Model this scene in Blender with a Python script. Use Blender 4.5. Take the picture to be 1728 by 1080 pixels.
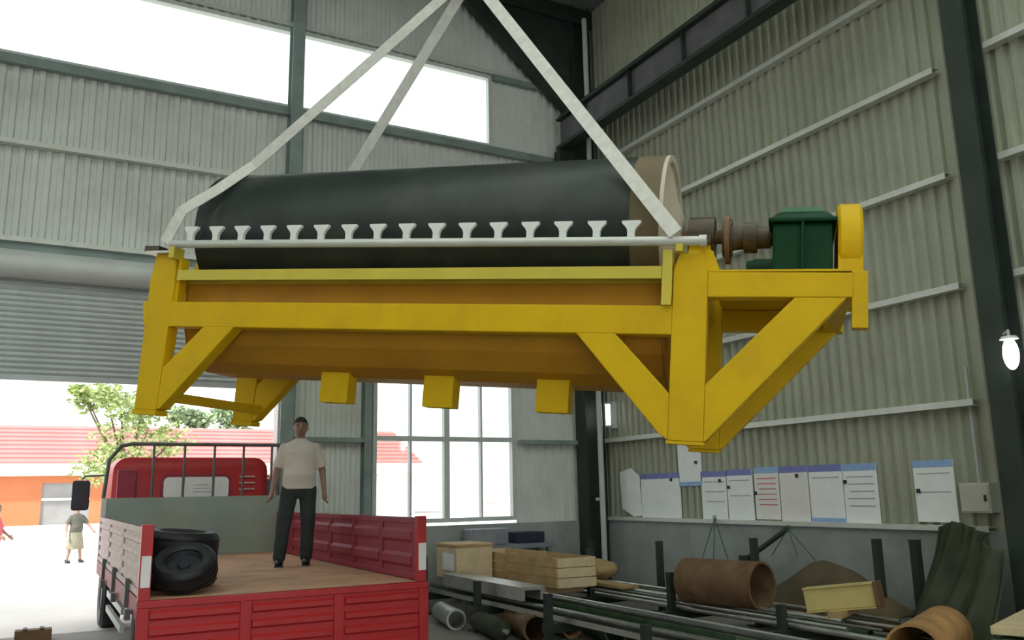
import bpy, math, random
from mathutils import Vector, Matrix
random.seed(7)
for o in list(bpy.data.objects): bpy.data.objects.remove(o)
SC = bpy.context.scene
COL = SC.collection
pi = math.pi

# ------------------------------------------------------------------ camera, sky, sun, exposure
F_PX, CX, CY, CAM_H = 1450.0, 864.0, 540.0, 1.75
RC = Matrix(((0.8789671, -0.07736772, -0.47056463),
             (-0.47651084, -0.18143481, -0.86024347),
             (-0.01882173, 0.98035486, -0.19634179)))
CAM = Vector((0, 0, CAM_H))
cam_d = bpy.data.cameras.new('camera'); cam_d.sensor_width = 36; cam_d.lens = F_PX / 1728 * 36
cam_d.clip_end = 600
cam = bpy.data.objects.new('camera', cam_d); COL.objects.link(cam)
cam.matrix_world = Matrix.Translation(CAM) @ RC.to_4x4()
SC.camera = cam

world = bpy.data.worlds.new('overcast_sky'); SC.world = world; world.use_nodes = True
bg = world.node_tree.nodes['Background']
bg.inputs['Color'].default_value = (0.93, 0.97, 1.0, 1); bg.inputs['Strength'].default_value = 2.2

sun_d = bpy.data.lights.new('sun', 'SUN'); sun_d.energy = 9.0; sun_d.angle = math.radians(3); sun_d.color = (1, .96, .9)
sun = bpy.data.objects.new('sun', sun_d); COL.objects.link(sun)
sun.rotation_euler = Vector((.80, .42, -1.05)).to_track_quat('-Z', 'Y').to_euler()

SC.view_settings.view_transform = 'Standard'; SC.view_settings.look = 'None'
SC.view_settings.gamma = 1; SC.view_settings.use_curve_mapping = False
SC.view_settings.exposure = -0.08

# ------------------------------------------------------------------ helpers
def ray(px, py): return RC @ Vector((px - CX, CY - py, -F_PX))
def onX(px, py, x): d = ray(px, py); return CAM + d * (x / d.x)
def onY(px, py, y): d = ray(px, py); return CAM + d * (y / d.y)
def onZ(px, py, z): d = ray(px, py); return CAM + d * ((z - CAM_H) / d.z)

MATS = {}
def mat(name, col, rough=.6, metal=0.0, var=.12, scale=4.0, bump=0.0, spec=.4, dirt=None, dirt_amt=.35, dirt_scale=1.3, emit=None, emit_s=0):
    m = bpy.data.materials.new(name); m.use_nodes = True; nt = m.node_tree; b = nt.nodes['Principled BSDF']
    b.inputs['Roughness'].default_value = rough; b.inputs['Metallic'].default_value = metal
    b.inputs['Specular IOR Level'].default_value = spec
    tc = nt.nodes.new('ShaderNodeTexCoord')
    n = nt.nodes.new('ShaderNodeTexNoise'); n.inputs['Scale'].default_value = scale; n.inputs['Detail'].default_value = 6
    nt.links.new(tc.outputs['Object'], n.inputs['Vector'])
    r = nt.nodes.new('ShaderNodeValToRGB')
    lo = [max(0, c * (1 - var)) for c in col]; hi = [min(1, c * (1 + var)) for c in col]
    r.color_ramp.elements[0].position = .3; r.color_ramp.elements[0].color = (*lo, 1)
    r.color_ramp.elements[1].position = .7; r.color_ramp.elements[1].color = (*hi, 1)
    nt.links.new(n.outputs['Fac'], r.inputs['Fac'])
    out = r.outputs['Color']
    if dirt:
        n2 = nt.nodes.new('ShaderNodeTexNoise'); n2.inputs['Scale'].default_value = dirt_scale; n2.inputs['Detail'].default_value = 9
        n2.inputs['Roughness'].default_value = .7
        nt.links.new(tc.outputs['Object'], n2.inputs['Vector'])
        r2 = nt.nodes.new('ShaderNodeValToRGB'); r2.color_ramp.elements[0].position = .48; r2.color_ramp.elements[1].position = .72
        r2.color_ramp.elements[0].color = (0, 0, 0, 1); r2.color_ramp.elements[1].color = (dirt_amt,) * 3 + (1,)
        nt.links.new(n2.outputs['Fac'], r2.inputs['Fac'])
        mx = nt.nodes.new('ShaderNodeMix'); mx.data_type = 'RGBA'
        nt.links.new(r2.outputs['Color'], mx.inputs['Factor']); nt.links.new(out, mx.inputs[6]); mx.inputs[7].default_value = (*dirt, 1)
        out = mx.outputs[2]
    nt.links.new(out, b.inputs['Base Color'])
    if bump:
        bp = nt.nodes.new('ShaderNodeBump'); bp.inputs['Strength'].default_value = bump; bp.inputs['Distance'].default_value = .02
        nt.links.new(n.outputs['Fac'], bp.inputs['Height']); nt.links.new(bp.outputs['Normal'], b.inputs['Normal'])
    if emit:
        b.inputs['Emission Color'].default_value = (*emit, 1); b.inputs['Emission Strength'].default_value = emit_s
    MATS[name] = m
    return m

def glass_mat(name, tint, refl=.08):
    m = bpy.data.materials.new(name); m.use_nodes = True; nt = m.node_tree
    for n in list(nt.nodes): nt.nodes.remove(n)
    o = nt.nodes.new('ShaderNodeOutputMaterial'); t = nt.nodes.new('ShaderNodeBsdfTransparent'); t.inputs['Color'].default_value = (*tint, 1)
    g = nt.nodes.new('ShaderNodeBsdfGlossy'); g.inputs['Roughness'].default_value = .05
    mx = nt.nodes.new('ShaderNodeMixShader'); mx.inputs['Fac'].default_value = refl
    nt.links.new(t.outputs[0], mx.inputs[1]); nt.links.new(g.outputs[0], mx.inputs[2]); nt.links.new(mx.outputs[0], o.inputs['Surface'])
    MATS[name] = m; return m

def translucent_mat(name, col):
    m = bpy.data.materials.new(name); m.use_nodes = True; nt = m.node_tree
    for n in list(nt.nodes): nt.nodes.remove(n)
    o = nt.nodes.new('ShaderNodeOutputMaterial'); t = nt.nodes.new('ShaderNodeBsdfTranslucent'); t.inputs['Color'].default_value = (*col, 1)
    nt.links.new(t.outputs[0], o.inputs['Surface']); MATS[name] = m; return m

class MB:
    def __init__(s): s.v = []; s.f = []
    def add(s, vs, fs):
        n = len(s.v); s.v += [tuple(x) for x in vs]; s.f += [tuple(i + n for i in f) for f in fs]; return s
    def bx(s, x0, x1, y0, y1, z0, z1):
        vs = [(x, y, z) for z in (z0, z1) for y in (y0, y1) for x in (x0, x1)]
        return s.add(vs, [(0, 2, 3, 1), (4, 5, 7, 6), (0, 1, 5, 4), (2, 6, 7, 3), (0, 4, 6, 2), (1, 3, 7, 5)])
    def box(s, c, sz, M=None):
        vs = [Vector((x * sz[0] / 2, y * sz[1] / 2, z * sz[2] / 2)) for z in (-1, 1) for y in (-1, 1) for x in (-1, 1)]
        if M is not None: vs = [M @ v for v in vs]
        vs = [v + Vector(c) for v in vs]
        return s.add(vs, [(0, 2, 3, 1), (4, 5, 7, 6), (0, 1, 5, 4), (2, 6, 7, 3), (0, 4, 6, 2), (1, 3, 7, 5)])
    def prism(s, poly, ex):
        ex = Vector(ex); n = len(poly); P = [Vector(p) for p in poly]
        vs = P + [p + ex for p in P]
        nrm = Vector((0, 0, 0))
        for i in range(n): nrm += P[i].cross(P[(i + 1) % n])
        a, b = tuple(range(n)), tuple(range(n, 2 * n))
        sides = [(i, (i + 1) % n, (i + 1) % n + n, i + n) for i in range(n)]
        if nrm.dot(ex) < 0: return s.add(vs, [a, b[::-1]] + [f[::-1] for f in sides])
        return s.add(vs, [a[::-1], b] + sides)
    def frame_of(s, d):
        d = d.normalized(); a = Vector((0, 0, 1)) if abs(d.z) < .95 else Vector((1, 0, 0))
        x = d.cross(a).normalized(); return x, d.cross(x).normalized()
    def cone(s, p0, p1, r0, r1, n=12, caps=True):
        p0, p1 = Vector(p0), Vector(p1); x, y = s.frame_of(p1 - p0)
        vs = [p + (x * math.cos(2 * pi * i / n) + y * math.sin(2 * pi * i / n)) * r for p, r in ((p0, r0), (p1, r1)) for i in range(n)]
        fs = [(i, (i + 1) % n, (i + 1) % n + n, i + n) for i in range(n)]
        if caps: fs += [tuple(range(n))[::-1], tuple(range(n, 2 * n))]
        return s.add(vs, fs)
    def cyl(s, p0, p1, r, n=12, caps=True): return s.cone(p0, p1, r, r, n, caps)
    def lathe(s, p0, d, prof, n=32, close=False):
        """prof: list of (distance along d, radius)"""
        p0 = Vector(p0); d = Vector(d).normalized(); x, y = s.frame_of(d); m = len(prof)
        vs = [p0 + d * t + (x * math.cos(2 * pi * i / n) + y * math.sin(2 * pi * i / n)) * r for t, r in prof for i in range(n)]
        fs = []
        for j in range(m if close else m - 1):
            k = (j + 1) % m
            fs += [(j * n + i, j * n + (i + 1) % n, k * n + (i + 1) % n, k * n + i) for i in range(n)]
        return s.add(vs, fs)
    def torus(s, c, d, R, r, n=32, k=12, sq=1.0):
        prof = [(math.sin(2 * pi * j / k) * r * sq, R + math.cos(2 * pi * j / k) * r) for j in range(k)]
        return s.lathe(c, d, prof, n, True)
    def tube(s, pts, r, n=8):
        pts = [Vector(p) for p in pts]
        for a, b in zip(pts, pts[1:]): s.cyl(a, b, r, n)
        for p in pts[1:-1]: s.ball(p, (r, r, r), 8, 6)
        return s
    def ball(s, c, rad, n=16, m=10, M=None):
        c = Vector(c); vs = []; 
        for j in range(m + 1):
            th = pi * j / m
            for i in range(n):
                p = Vector((rad[0] * math.sin(th) * math.cos(2 * pi * i / n), rad[1] * math.sin(th) * math.sin(2 * pi * i / n), rad[2] * math.cos(th)))
                vs.append(c + (M @ p if M is not None else p))
        fs = [(j * n + i, (j + 1) * n + i, (j + 1) * n + (i + 1) % n, j * n + (i + 1) % n) for j in range(m) for i in range(n)]
        return s.add(vs, fs)
    def loft(s, secs, n=16):
        """secs: (center, rx, ry) horizontal ellipses"""
        vs = [(c[0] + rx * math.cos(2 * pi * i / n), c[1] + ry * math.sin(2 * pi * i / n), c[2]) for c, rx, ry in secs for i in range(n)]
        m = len(secs)
        fs = [(j * n + i, j * n + (i + 1) % n, (j + 1) * n + (i + 1) % n, (j + 1) * n + i) for j in range(m - 1) for i in range(n)]
        fs += [tuple(range(n))[::-1], tuple(range((m - 1) * n, m * n))]
        return s.add(vs, fs)
    def mesh(s, name):
        me = bpy.data.meshes.new(name); me.from_pydata(s.v, [], s.f); me.update(); return me
    def build(s, name, m, parent=None, smooth=False, bevel=0, loc=None):
        me = s.mesh(name); me.materials.append(MATS[m])
        if smooth:
            me.shade_smooth()
            try: me.set_sharp_from_angle(angle=math.radians(38))
            except Exception: pass
        o = bpy.data.objects.new(name, me); COL.objects.link(o)
        if parent: o.parent = parent
        if loc: o.location = loc
        if bevel:
            b = o.modifiers.new('bevel', 'BEVEL'); b.width = bevel; b.segments = 2; b.limit_method = 'ANGLE'
        return o

def tag(o, label=None, cat=None, group=None, kind=None):
    if label: o['label'] = label
    if cat: o['category'] = cat
    if group: o['group'] = group
    if kind: o['kind'] = kind
    return o
def empty(name, loc=(0, 0, 0), M=None):
    e = bpy.data.objects.new(name, None); COL.objects.link(e)
    if M is not None: e.matrix_world = M
    else: e.location = loc
    e.empty_display_size = .2
    return e
def copy_of(o, parent=None, loc=None):
    c = o.copy(); COL.objects.link(c); c.parent = parent
    if loc is not None: c.location = loc
    return c
def copy_tree(o, parent=None):
    c = copy_of(o, parent)
    for ch in list(o.children): copy_tree(ch, c)
    return c

# ------------------------------------------------------------------ materials
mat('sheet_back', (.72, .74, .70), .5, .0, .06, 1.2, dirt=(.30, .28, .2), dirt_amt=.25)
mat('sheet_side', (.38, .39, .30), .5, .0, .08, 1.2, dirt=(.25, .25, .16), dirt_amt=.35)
mat('dado', (.34, .36, .35), .85, 0, .12, 2, bump=.1, dirt=(.18, .18, .15), dirt_amt=.5)
mat('girt', (.66, .67, .62), .4, .2, .06, 6)
mat('steel_dark', (.032, .043, .035), .55, .1, .2, 3)
mat('steel_mid', (.26, .32, .30), .55, .1, .15, 3)
mat('runway', (.13, .125, .13), .6, .1, .2, 3)
mat('roof_sheet', (.2, .23, .22), .7, 0, .1, 1)
mat('floor', (.25, .24, .22), .8, 0, .15, 1.2, bump=.1, dirt=(.16, .14, .11), dirt_amt=.6, dirt_scale=.8)
mat('yard', (.62, .6, .56), .9, 0, .08, .5, dirt=(.45, .43, .38), dirt_amt=.5, dirt_scale=.3)
mat('frame_white', (.62, .65, .63), .4, 0, .05, 5)
mat('slat', (.50, .53, .53), .42, .3, .06, 5)
mat('housing', (.66, .68, .66), .45, .1, .06, 3)
mat('pipe_grey', (.5, .53, .52), .4, 0, .05, 4)
glass_mat('glass', (.93, .97, .95))
translucent_mat('skylight', (.8, .84, .8))
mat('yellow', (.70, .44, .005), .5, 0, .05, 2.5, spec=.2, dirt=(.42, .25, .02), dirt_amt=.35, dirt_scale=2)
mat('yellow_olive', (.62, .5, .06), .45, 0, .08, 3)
mat('yellow_tank_shaded', (.46, .225, .015), .55, 0, .1, 2, spec=.2, dirt=(.3, .15, .04), dirt_amt=.5)  # machine yellow, browned and darkened: shade under the beam is in the colour
mat('rubber', (.020, .027, .024), .42, 0, .25, 3, spec=.45, dirt=(.07, .065, .045), dirt_amt=.35, dirt_scale=1.5)
mat('drum_end', (.58, .5, .4), .5, 0, .1, 4, dirt=(.35, .22, .1), dirt_amt=.5)
mat('drum_band', (.15, .11, .06), .6, 0, .15, 4)
mat('pipe_light', (.62, .63, .58), .35, .2, .06, 5)
mat('nozzle', (.78, .79, .75), .4, 0, .05, 8)
mat('oily_steel', (.09, .07, .05), .45, .5, .3, 8)
mat('rust', (.20, .12, .06), .8, .1, .35, 5, bump=.2, dirt=(.1, .05, .03), dirt_amt=.6)
mat('rust_light', (.42, .23, .09), .75, 0, .3, 4, bump=.1, dirt=(.16, .08, .04), dirt_amt=.6)
mat('green', (.005, .042, .017), .55, 0, .15, 4, spec=.15)
mat('green_pale', (.10, .22, .12), .4, 0, .15, 5)
mat('strap', (.72, .71, .65), .8, 0, .1, 14, bump=.2)
mat('hook', (.03, .035, .04), .5, .3, .2, 5)
mat('red', (.50, .022, .028), .38, 0, .08, 3, dirt=(.3, .06, .04), dirt_amt=.4, dirt_scale=3)
mat('red_weathered_shaded', (.30, .02, .045), .5, 0, .12, 3, dirt=(.25, .1, .12), dirt_amt=.4, dirt_scale=4)  # weathered red, with the shade of the inner panel darkened into its base
mat('red_pale', (.60, .47, .44), .55, 0, .15, 4, dirt=(.5, .45, .42), dirt_amt=.7, dirt_scale=3)
mat('headboard', (.28, .34, .30), .6, 0, .12, 1.5, dirt=(.35, .33, .27), dirt_amt=.5)
mat('bed', (.66, .40, .25), .75, 0, .15, 2.5, dirt=(.3, .17, .1), dirt_amt=.6, dirt_scale=2)
mat('rack', (.13, .14, .13), .5, .3, .2, 6)
mat('chassis', (.035, .04, .05), .6, .1, .3, 4)
mat('tyre', (.012, .014, .017), .5, 0, .3, 6, spec=.5)
mat('rim', (.32, .34, .36), .4, .5, .15, 6)
mat('black', (.01, .01, .012), .4, 0, .1, 6)
mat('lamp_red', (.6, .1, .08), .3, 0, .05, 6)
mat('wood', (.50, .34, .16), .75, 0, .18, 5, bump=.1, dirt=(.3, .18, .08), dirt_amt=.5)
mat('wood_pale', (.68, .55, .34), .75, 0, .12, 5, bump=.1)
mat('cream_paint', (.66, .55, .22), .5, 0, .1, 4, dirt=(.4, .28, .1), dirt_amt=.4)
mat('bar_steel', (.20, .21, .19), .35, .7, .3, 6, dirt=(.14, .08, .05), dirt_amt=.6, dirt_scale=3)
mat('bar_bright', (.5, .5, .47), .3, .6, .15, 6)
mat('bar_green', (.06, .12, .06), .5, .2, .3, 5)
mat('olive_cloth', (.05, .06, .036), .9, 0, .3, 3, bump=.3)
mat('brown_cloth', (.10, .075, .04), .9, 0, .3, 3, bump=.3)
mat('paper', (.92, .93, .93), .55, 0, .04, 5)
mat('paper_warm', (.85, .82, .79), .55, 0, .04, 5)
mat('print_blue', (.20, .22, .52), .5, 0, .15, 6)
mat('print_cyan', (.30, .46, .75), .5, 0, .15, 6)
mat('print_red', (.62, .25, .2), .5, 0, .1, 6)
mat('print_grey', (.45, .47, .5), .5, 0, .1, 6)
mat('box_grey', (.5, .5, .43), .5, 0, .05, 5)
mat('lamp_glow', (.9, .9, .9), .4, 0, 0, 1, emit=(1, 1, .97), emit_s=6)
mat('roof_tile', (.45, .16, .15), .8, 0, .1, .6)
mat('facade', (.48, .17, .075), .85, 0, .06, .6)
mat('facade_white', (.75, .74, .72), .8, 0, .05, 1)
mat('facade_door', (.25, .25, .25), .7, 0, .1, 1)
mat('leaf', (.30, .38, .14), .6, 0, .35, 1.5)
mat('leaf_far', (.22, .30, .17), .8, 0, .25, .5)
mat('bark', (.16, .12, .08), .9, 0, .2, 5, bump=.3)
mat('skin', (.30, .18, .13), .55, 0, .06, 6)
mat('shirt_white', (.62, .57, .50), .85, 0, .05, 9, bump=.15)
mat('trousers_dark', (.035, .045, .042), .9, 0, .2, 9, bump=.15)
mat('hair', (.012, .011, .011), .5, 0, .2, 30, bump=.3)
mat('shoe', (.02, .02, .02), .4, 0, .2, 9)
mat('olive_top', (.09, .09, .07), .9, 0, .15, 9)
mat('khaki', (.22, .21, .15), .9, 0, .15, 9)
mat('red_shirt', (.45, .08, .1), .85, 0, .1, 9)
mat('navy', (.03, .035, .06), .9, 0, .1, 9)
mat('belt', (.06, .03, .02), .5, 0, .2, 9)
mat('lip', (.3, .11, .09), .5, 0, .05, 9)
mat('eye', (.01, .01, .01), .2, 0, 0, 9)
mat('placard_daylit_pane', (.84, .82, .81), .5, 0, .04, 5)  # pale paint for markers; on the cab window it stands in for daylight
mat('grey_machine', (.25, .27, .30), .6, 0, .2, 3, dirt=(.2, .15, .2), dirt_amt=.5)

# ------------------------------------------------------------------ setting
XW, YW = 9.25, 13.6          # inner faces of the side wall and the back wall
HALL_L, HALL_R, EAVE = -13.0, -13.0, 11.35

MB().bx(HALL_L, XW + .3, HALL_R, YW, -.2, 0).build('floor', 'floor')['kind'] = 'structure'
g = MB()
g.bx(-120, 140, YW, 260, -.2, 0)
tag(g.build('ground', 'yard'), kind='structure')

PITCH, RIB = .17, .042
def corrugated(mb, axis, const, a0, a1, z0, z1, into):
    """sheet with trapezoidal vertical ribs; axis 'x': runs along x at y=const; into = direction of the room"""
    prof = [(0, 0), (.38, 0), (.5, 1), (.88, 1)]
    k0 = math.floor(a0 / PITCH); k1 = math.ceil(a1 / PITCH); pts = []
    def val(a):
        t = (a / PITCH) % 1.0; P = prof + [(1.0, 0)]
        for (t0, d0), (t1, d1) in zip(P, P[1:]):
            if t0 <= t <= t1: return d0 + (d1 - d0) * (t - t0) / (t1 - t0)
        return 0
    xs = [a0] + [(k + t) * PITCH for k in range(k0, k1 + 1) for t, _ in prof if a0 + 1e-4 < (k + t) * PITCH < a1 - 1e-4] + [a1]
    vs = []
    for a in xs:
        d = const + into * RIB * val(a)
        for z in (z0, z1): vs.append((a, d, z) if axis == 'x' else (d, a, z))
    n = len(xs)
    mb.add(vs, [(2 * i, 2 * i + 2, 2 * i + 3, 2 * i + 1) for i in range(n - 1)])

DOOR = (-3.6, 3.26, 5.3)
WIN = (4.77, 7.43, 1.27, 3.90)
HI = (-6.0, 7.06, 8.13, 9.60)
DADO = 1.22
w = MB()
corrugated(w, 'x', YW, HALL_L, DOOR[0], DADO, HI[2], -1)
corrugated(w, 'x', YW, DOOR[0], DOOR[1], DOOR[2], HI[2], -1)
corrugated(w, 'x', YW, DOOR[1], WIN[0], DADO, HI[2], -1)
corrugated(w, 'x', YW, WIN[0], WIN[1], WIN[3], HI[2], -1)
corrugated(w, 'x', YW, WIN[1], XW, DADO, HI[2], -1)
corrugated(w, 'x', YW, HALL_L, HI[0], HI[2], HI[3], -1)
corrugated(w, 'x', YW, HI[1], XW, HI[2], HI[3], -1)
corrugated(w, 'x', YW, HALL_L, XW, HI[3], EAVE, -1)
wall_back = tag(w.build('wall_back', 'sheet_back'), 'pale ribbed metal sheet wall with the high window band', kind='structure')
d = MB(); d.bx(HALL_L, DOOR[0], YW - .12, YW + .1, 0, DADO); d.bx(DOOR[1], XW + .2, YW - .12, YW + .1, 0, DADO)
d.build('dado', 'dado', wall_back)

w = MB(); corrugated(w, 'y', XW, HALL_R, YW, DADO, EAVE, -1)
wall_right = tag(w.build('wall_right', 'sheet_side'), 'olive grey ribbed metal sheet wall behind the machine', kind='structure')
MB().bx(XW - .12, XW + .15, HALL_R, YW, 0, DADO).build('dado', 'dado', wall_right)
w = MB(); corrugated(w, 'y', HALL_L, HALL_R, 6, 0, EAVE, 1); corrugated(w, 'y', HALL_L, 6, YW, 0, 5.5, 1); corrugated(w, 'y', HALL_L, 6, YW, 9.6, EAVE, 1)
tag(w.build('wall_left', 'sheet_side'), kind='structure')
w = MB(); corrugated(w, 'x', HALL_R, HALL_L, XW, 6.5, EAVE, 1)
tag(w.build('wall_rear', 'sheet_side'), kind='structure')

def channel(axis, a0, a1, z, const, into, name, parent, m='girt', dep=.17, h=.075):
    mb = MB(); s = .008
    def b(d0, d1, z0, z1):
        p, q = sorted((const + into * d0, const + into * d1))
        if axis == 'x': mb.bx(a0, a1, p, q, z0, z1)
        else: mb.bx(p, q, a0, a1, z0, z1)
    b(.045, dep, z + h / 2 - s, z + h / 2); b(.045, dep, z - h / 2, z - h / 2 + s); b(dep - s, dep, z - h / 2 + s, z + h / 2 - s)
    return mb.build(name, m, parent)
GZ = (2.64, 3.97, 5.30, 6.64, 7.95)
SEG = ((-13, -2.0), (-2.0, 5.8), (5.8, YW))
for z in GZ: channel('y', 5.95, YW - .05, z, XW, -1, 'girt', wall_right)
for z in GZ: channel('y', HALL_R, 5.6, z, XW, -1, 'girt', wall_right)
channel('y', 5.95, YW - .05, 1.255, XW, -1, 'girt', wall_right, dep=.17, h=.06)
channel('y', HALL_R, 5.6, 1.255, XW, -1, 'girt', wall_right, dep=.17, h=.06)
channel('x', HALL_L, XW - .4, 6.79, YW, -1, 'girt', wall_back)
channel('x', HALL_L, XW - .4, 5.36, YW, -1, 'girt', wall_back)
channel('x', DOOR[1] + .2, WIN[0] - .05, 2.62, YW, -1, 'girt', wall_back, 'steel_mid')
channel('x', WIN[1] + .05, XW - .4, 2.62, YW, -1, 'girt', wall_back, 'steel_mid')
channel('x', DOOR[1] + .2, XW - .4, 3.97, YW, -1, 'girt', wall_back, 'steel_mid')
channel('x', HALL_L, XW - .4, 8.05, YW, -1, 'girt', wall_back, 'steel_mid', .15, .14)
channel('x', HALL_L, XW - .4, 9.66, YW, -1, 'girt', wall_back, 'girt', .1, .07)
channel('x', HI[1], XW - .4, 9.55, YW, -1, 'girt', wall_back, 'steel_mid', .15, .10)

# high window band
def window(name, x0, x1, z0, z1, cuts, rows, thick, fm, label):
    e = empty(name, ((x0 + x1) / 2, YW, z0)); tag(e, label, kind='structure')
    c = e.location
    f = MB(); t = .07
    for a, b, p, q in ((x0, x1, z0, z0 + t), (x0, x1, z1 - t, z1), (x0, x0 + t, z0 + t, z1 - t), (x1 - t, x1, z0 + t, z1 - t)):
        f.bx(a - c.x, b - c.x, -.06, .06, p - c.z, q - c.z)
    f.build('window_frame', fm, e)
    xs = [x0 + t] + list(cuts) + [x1 - t]; zs = [z0 + t] + list(rows) + [z1 - t]
    for i, x in enumerate(cuts): MB().bx(x - thick[i] / 2 - c.x, x + thick[i] / 2 - c.x, -.05, .05, z0 + t - c.z, z1 - t - c.z).build('mullion', fm, e)
    for z in rows: MB().bx(x0 + t - c.x, x1 - t - c.x, -.062, .04, z - .04 - c.z, z + .04 - c.z).build('transom', fm, e)
    for a, b in zip(xs, xs[1:]):
        for p, q in zip(zs, zs[1:]):
            MB().bx(a - c.x, b - c.x, .0, .006, p - c.z, q - c.z).build('pane', 'glass', e)
    return e
window('window_1', HI[0], HI[1], HI[2], HI[3], (-2.7, 3.28), (), (.06, .06), 'frame_white', 'long high window band under the eave of the pale wall')
window('window_2', WIN[0], WIN[1], WIN[2], WIN[3], (5.44, 6.10, 6.76), (2.66,), (.035, .10, .035), 'frame_white', 'tall eight paned window with white bars beside the truck')

# roller shutter doorway
e = empty('door_1', (0, YW, 0)); tag(e, 'half raised roller shutter door with grey slats above the truck', kind='structure')
hb = MB()
hb.lathe((DOOR[0] - .1, -.22, 4.98), (1, 0, 0), [(0, 0), (0, .2), (7.0, .2), (7.0, 0)], 20)
hb.build('shutter_housing', 'housing', e, True)
MB().bx(DOOR[0], DOOR[1] + .1, -.1, .06, 5.13, 5.34).build('lintel', 'steel_mid', e)
SL = .078; n = int((4.98 - 3.46) / SL); slat_me = None
for i in range(n):
    z = 3.46 + i * SL
    if slat_me is None:
        p = [(0, 0), (-.012, .012), (-.02, .035), (-.012, .062), (0, .07), (0, SL), (.012, SL), (.012, 0)]
        slat_me = MB().prism([(DOOR[0], y, zz) for y, zz in p], (DOOR[1] - DOOR[0] - .06, 0, 0)).build('slat', 'slat', e, loc=(0, -.12, z))
    else: copy_of(slat_me, e, (0, -.12, z))
MB().bx(DOOR[0], DOOR[1] - .04, -.14, -.09, 3.38, 3.46).build('bottom_rail', 'slat', e)
MB().bx(DOOR[1] - .07, DOOR[1] + .06, -.16, .12, 0, 5.0).build('door_jamb', 'frame_white', e)
MB().bx(DOOR[0] - .06, DOOR[0] + .07, -.16, .12, 0, 5.0).build('door_jamb', 'frame_white', e)

# steel columns
def h_column(name, x, y, z1, dep, fl, axis, m, label):
    mb = MB(); t = .022
    if axis == 'x':    # web runs along x
        mb.bx(x - dep / 2, x - dep / 2 + t, y - fl / 2, y + fl / 2, 0, z1); mb.bx(x + dep / 2 - t, x + dep / 2, y - fl / 2, y + fl / 2, 0, z1)
        mb.bx(x - dep / 2 + t, x + dep / 2 - t, y - t / 2, y + t / 2, 0, z1)
    else:
        mb.bx(x - fl / 2, x + fl / 2, y - dep / 2, y - dep / 2 + t, 0, z1); mb.bx(x - fl / 2, x + fl / 2, y + dep / 2 - t, y + dep / 2, 0, z1)
        mb.bx(x - t / 2, x + t / 2, y - dep / 2 + t, y + dep / 2 - t, 0, z1)
    o = mb.build(name, m); tag(o, label, kind='structure'); return o
h_column('column_1', 3.30, YW - .17, EAVE, .26, .20, 'y', 'steel_mid', 'grey green steel column crossing the high window band')
for o_ in [h_column('column_2', XW - .36, YW - .28, EAVE, .42, .34, 'x', 'steel_dark', 'dark steel column in the corner of the two walls')]: pass
h_column('column_3', XW - .35, 5.42, EAVE, .30, .26, 'x', 'steel_dark', 'massive dark steel column on the olive wall')
h_column('column_4', 4.64, YW - .12, 3.97, .16, .12, 'y', 'steel_mid', 'slim grey green post beside the eight paned window')

# crane runway girder along the side wall
rz, rx = 8.22, 8.45
e = empty('trim_1', (rx, 0, rz)); tag(e, 'dark crane runway girder with stiffeners on the olive wall', kind='structure')
gm = MB(); gm.bx(-.11, .11, HALL_R, YW - .3, 0, .035); gm.bx(-.12, .12, HALL_R, YW - .3, .60, .64); gm.bx(-.13, -.11, HALL_R, YW - .3, -.0, .07)
gm.build('flange', 'steel_dark', e); MB().bx(-.012, .012, HALL_R, YW - .3, .035, .60).build('web', 'runway', e)
MB().bx(-.04, .04, HALL_R, YW - .3, .64, .74).build('crane_rail', 'steel_dark', e)
st = None
for i in range(18):
    y = YW - 1.2 - i * 1.42
    if st is None: st = MB().bx(-.10, -.012, -.012, .012, .035, .60).build('stiffener', 'steel_dark', e, loc=(0, y, 0))
    else: copy_of(st, e, (0, y, 0))
for y in (YW - .28, 5.42): MB().bx(-.10, .28, y - .1, y + .1, -.35, 0).build('bracket', 'steel_dark', e)

# eave beam and corner haunch at the top of the back wall
hm = MB(); hm.bx(HALL_L, XW, YW - .4, YW - .05, EAVE - .35, EAVE - .02)
hm.prism([(XW - .55, YW - .33, EAVE - .35), (XW - 3.0, YW - .33, EAVE - .35), (XW - .55, YW - .33, EAVE - 2.4)], (0, .16, 0))
tag(hm.build('trim_2', 'steel_dark'), 'dark eave beam with a corner haunch under the roof', kind='structure')

# roof with translucent rooflights
rf = MB(); strips = [(-7.5, -5.5), (-3.5, -1.5), (.5, 2.5), (4.5, 6.5)]
ys = [HALL_R] + [q for t in strips for q in t] + [YW + .2]
for a, b in zip(ys[::2], ys[1::2]): rf.bx(HALL_L - .3, XW + .3, a, b, EAVE, EAVE + .06)
ceil = tag(rf.build('ceiling', 'roof_sheet'), kind='structure')
for a, b in strips: MB().bx(HALL_L - .3, XW + .3, a, b, EAVE + .02, EAVE + .03).build('rooflight', 'skylight', ceil)

# downpipe in the corner
p0 = onY(1022, 935, YW - .75); p1 = onY(989, 60, YW - .75)
dp = MB(); px_ = p0.x; dp.cyl((px_, YW - .72, .0), (px_, YW - .72, 10.9), .05, 14)
for z in (1.6, 4.4, 7.2): dp.box((px_, YW - .66, z), (.14, .1, .05))
tag(dp.build('downpipe', 'pipe_grey', smooth=True), 'slim pale grey downpipe in front of the dark corner column', 'pipe')

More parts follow.
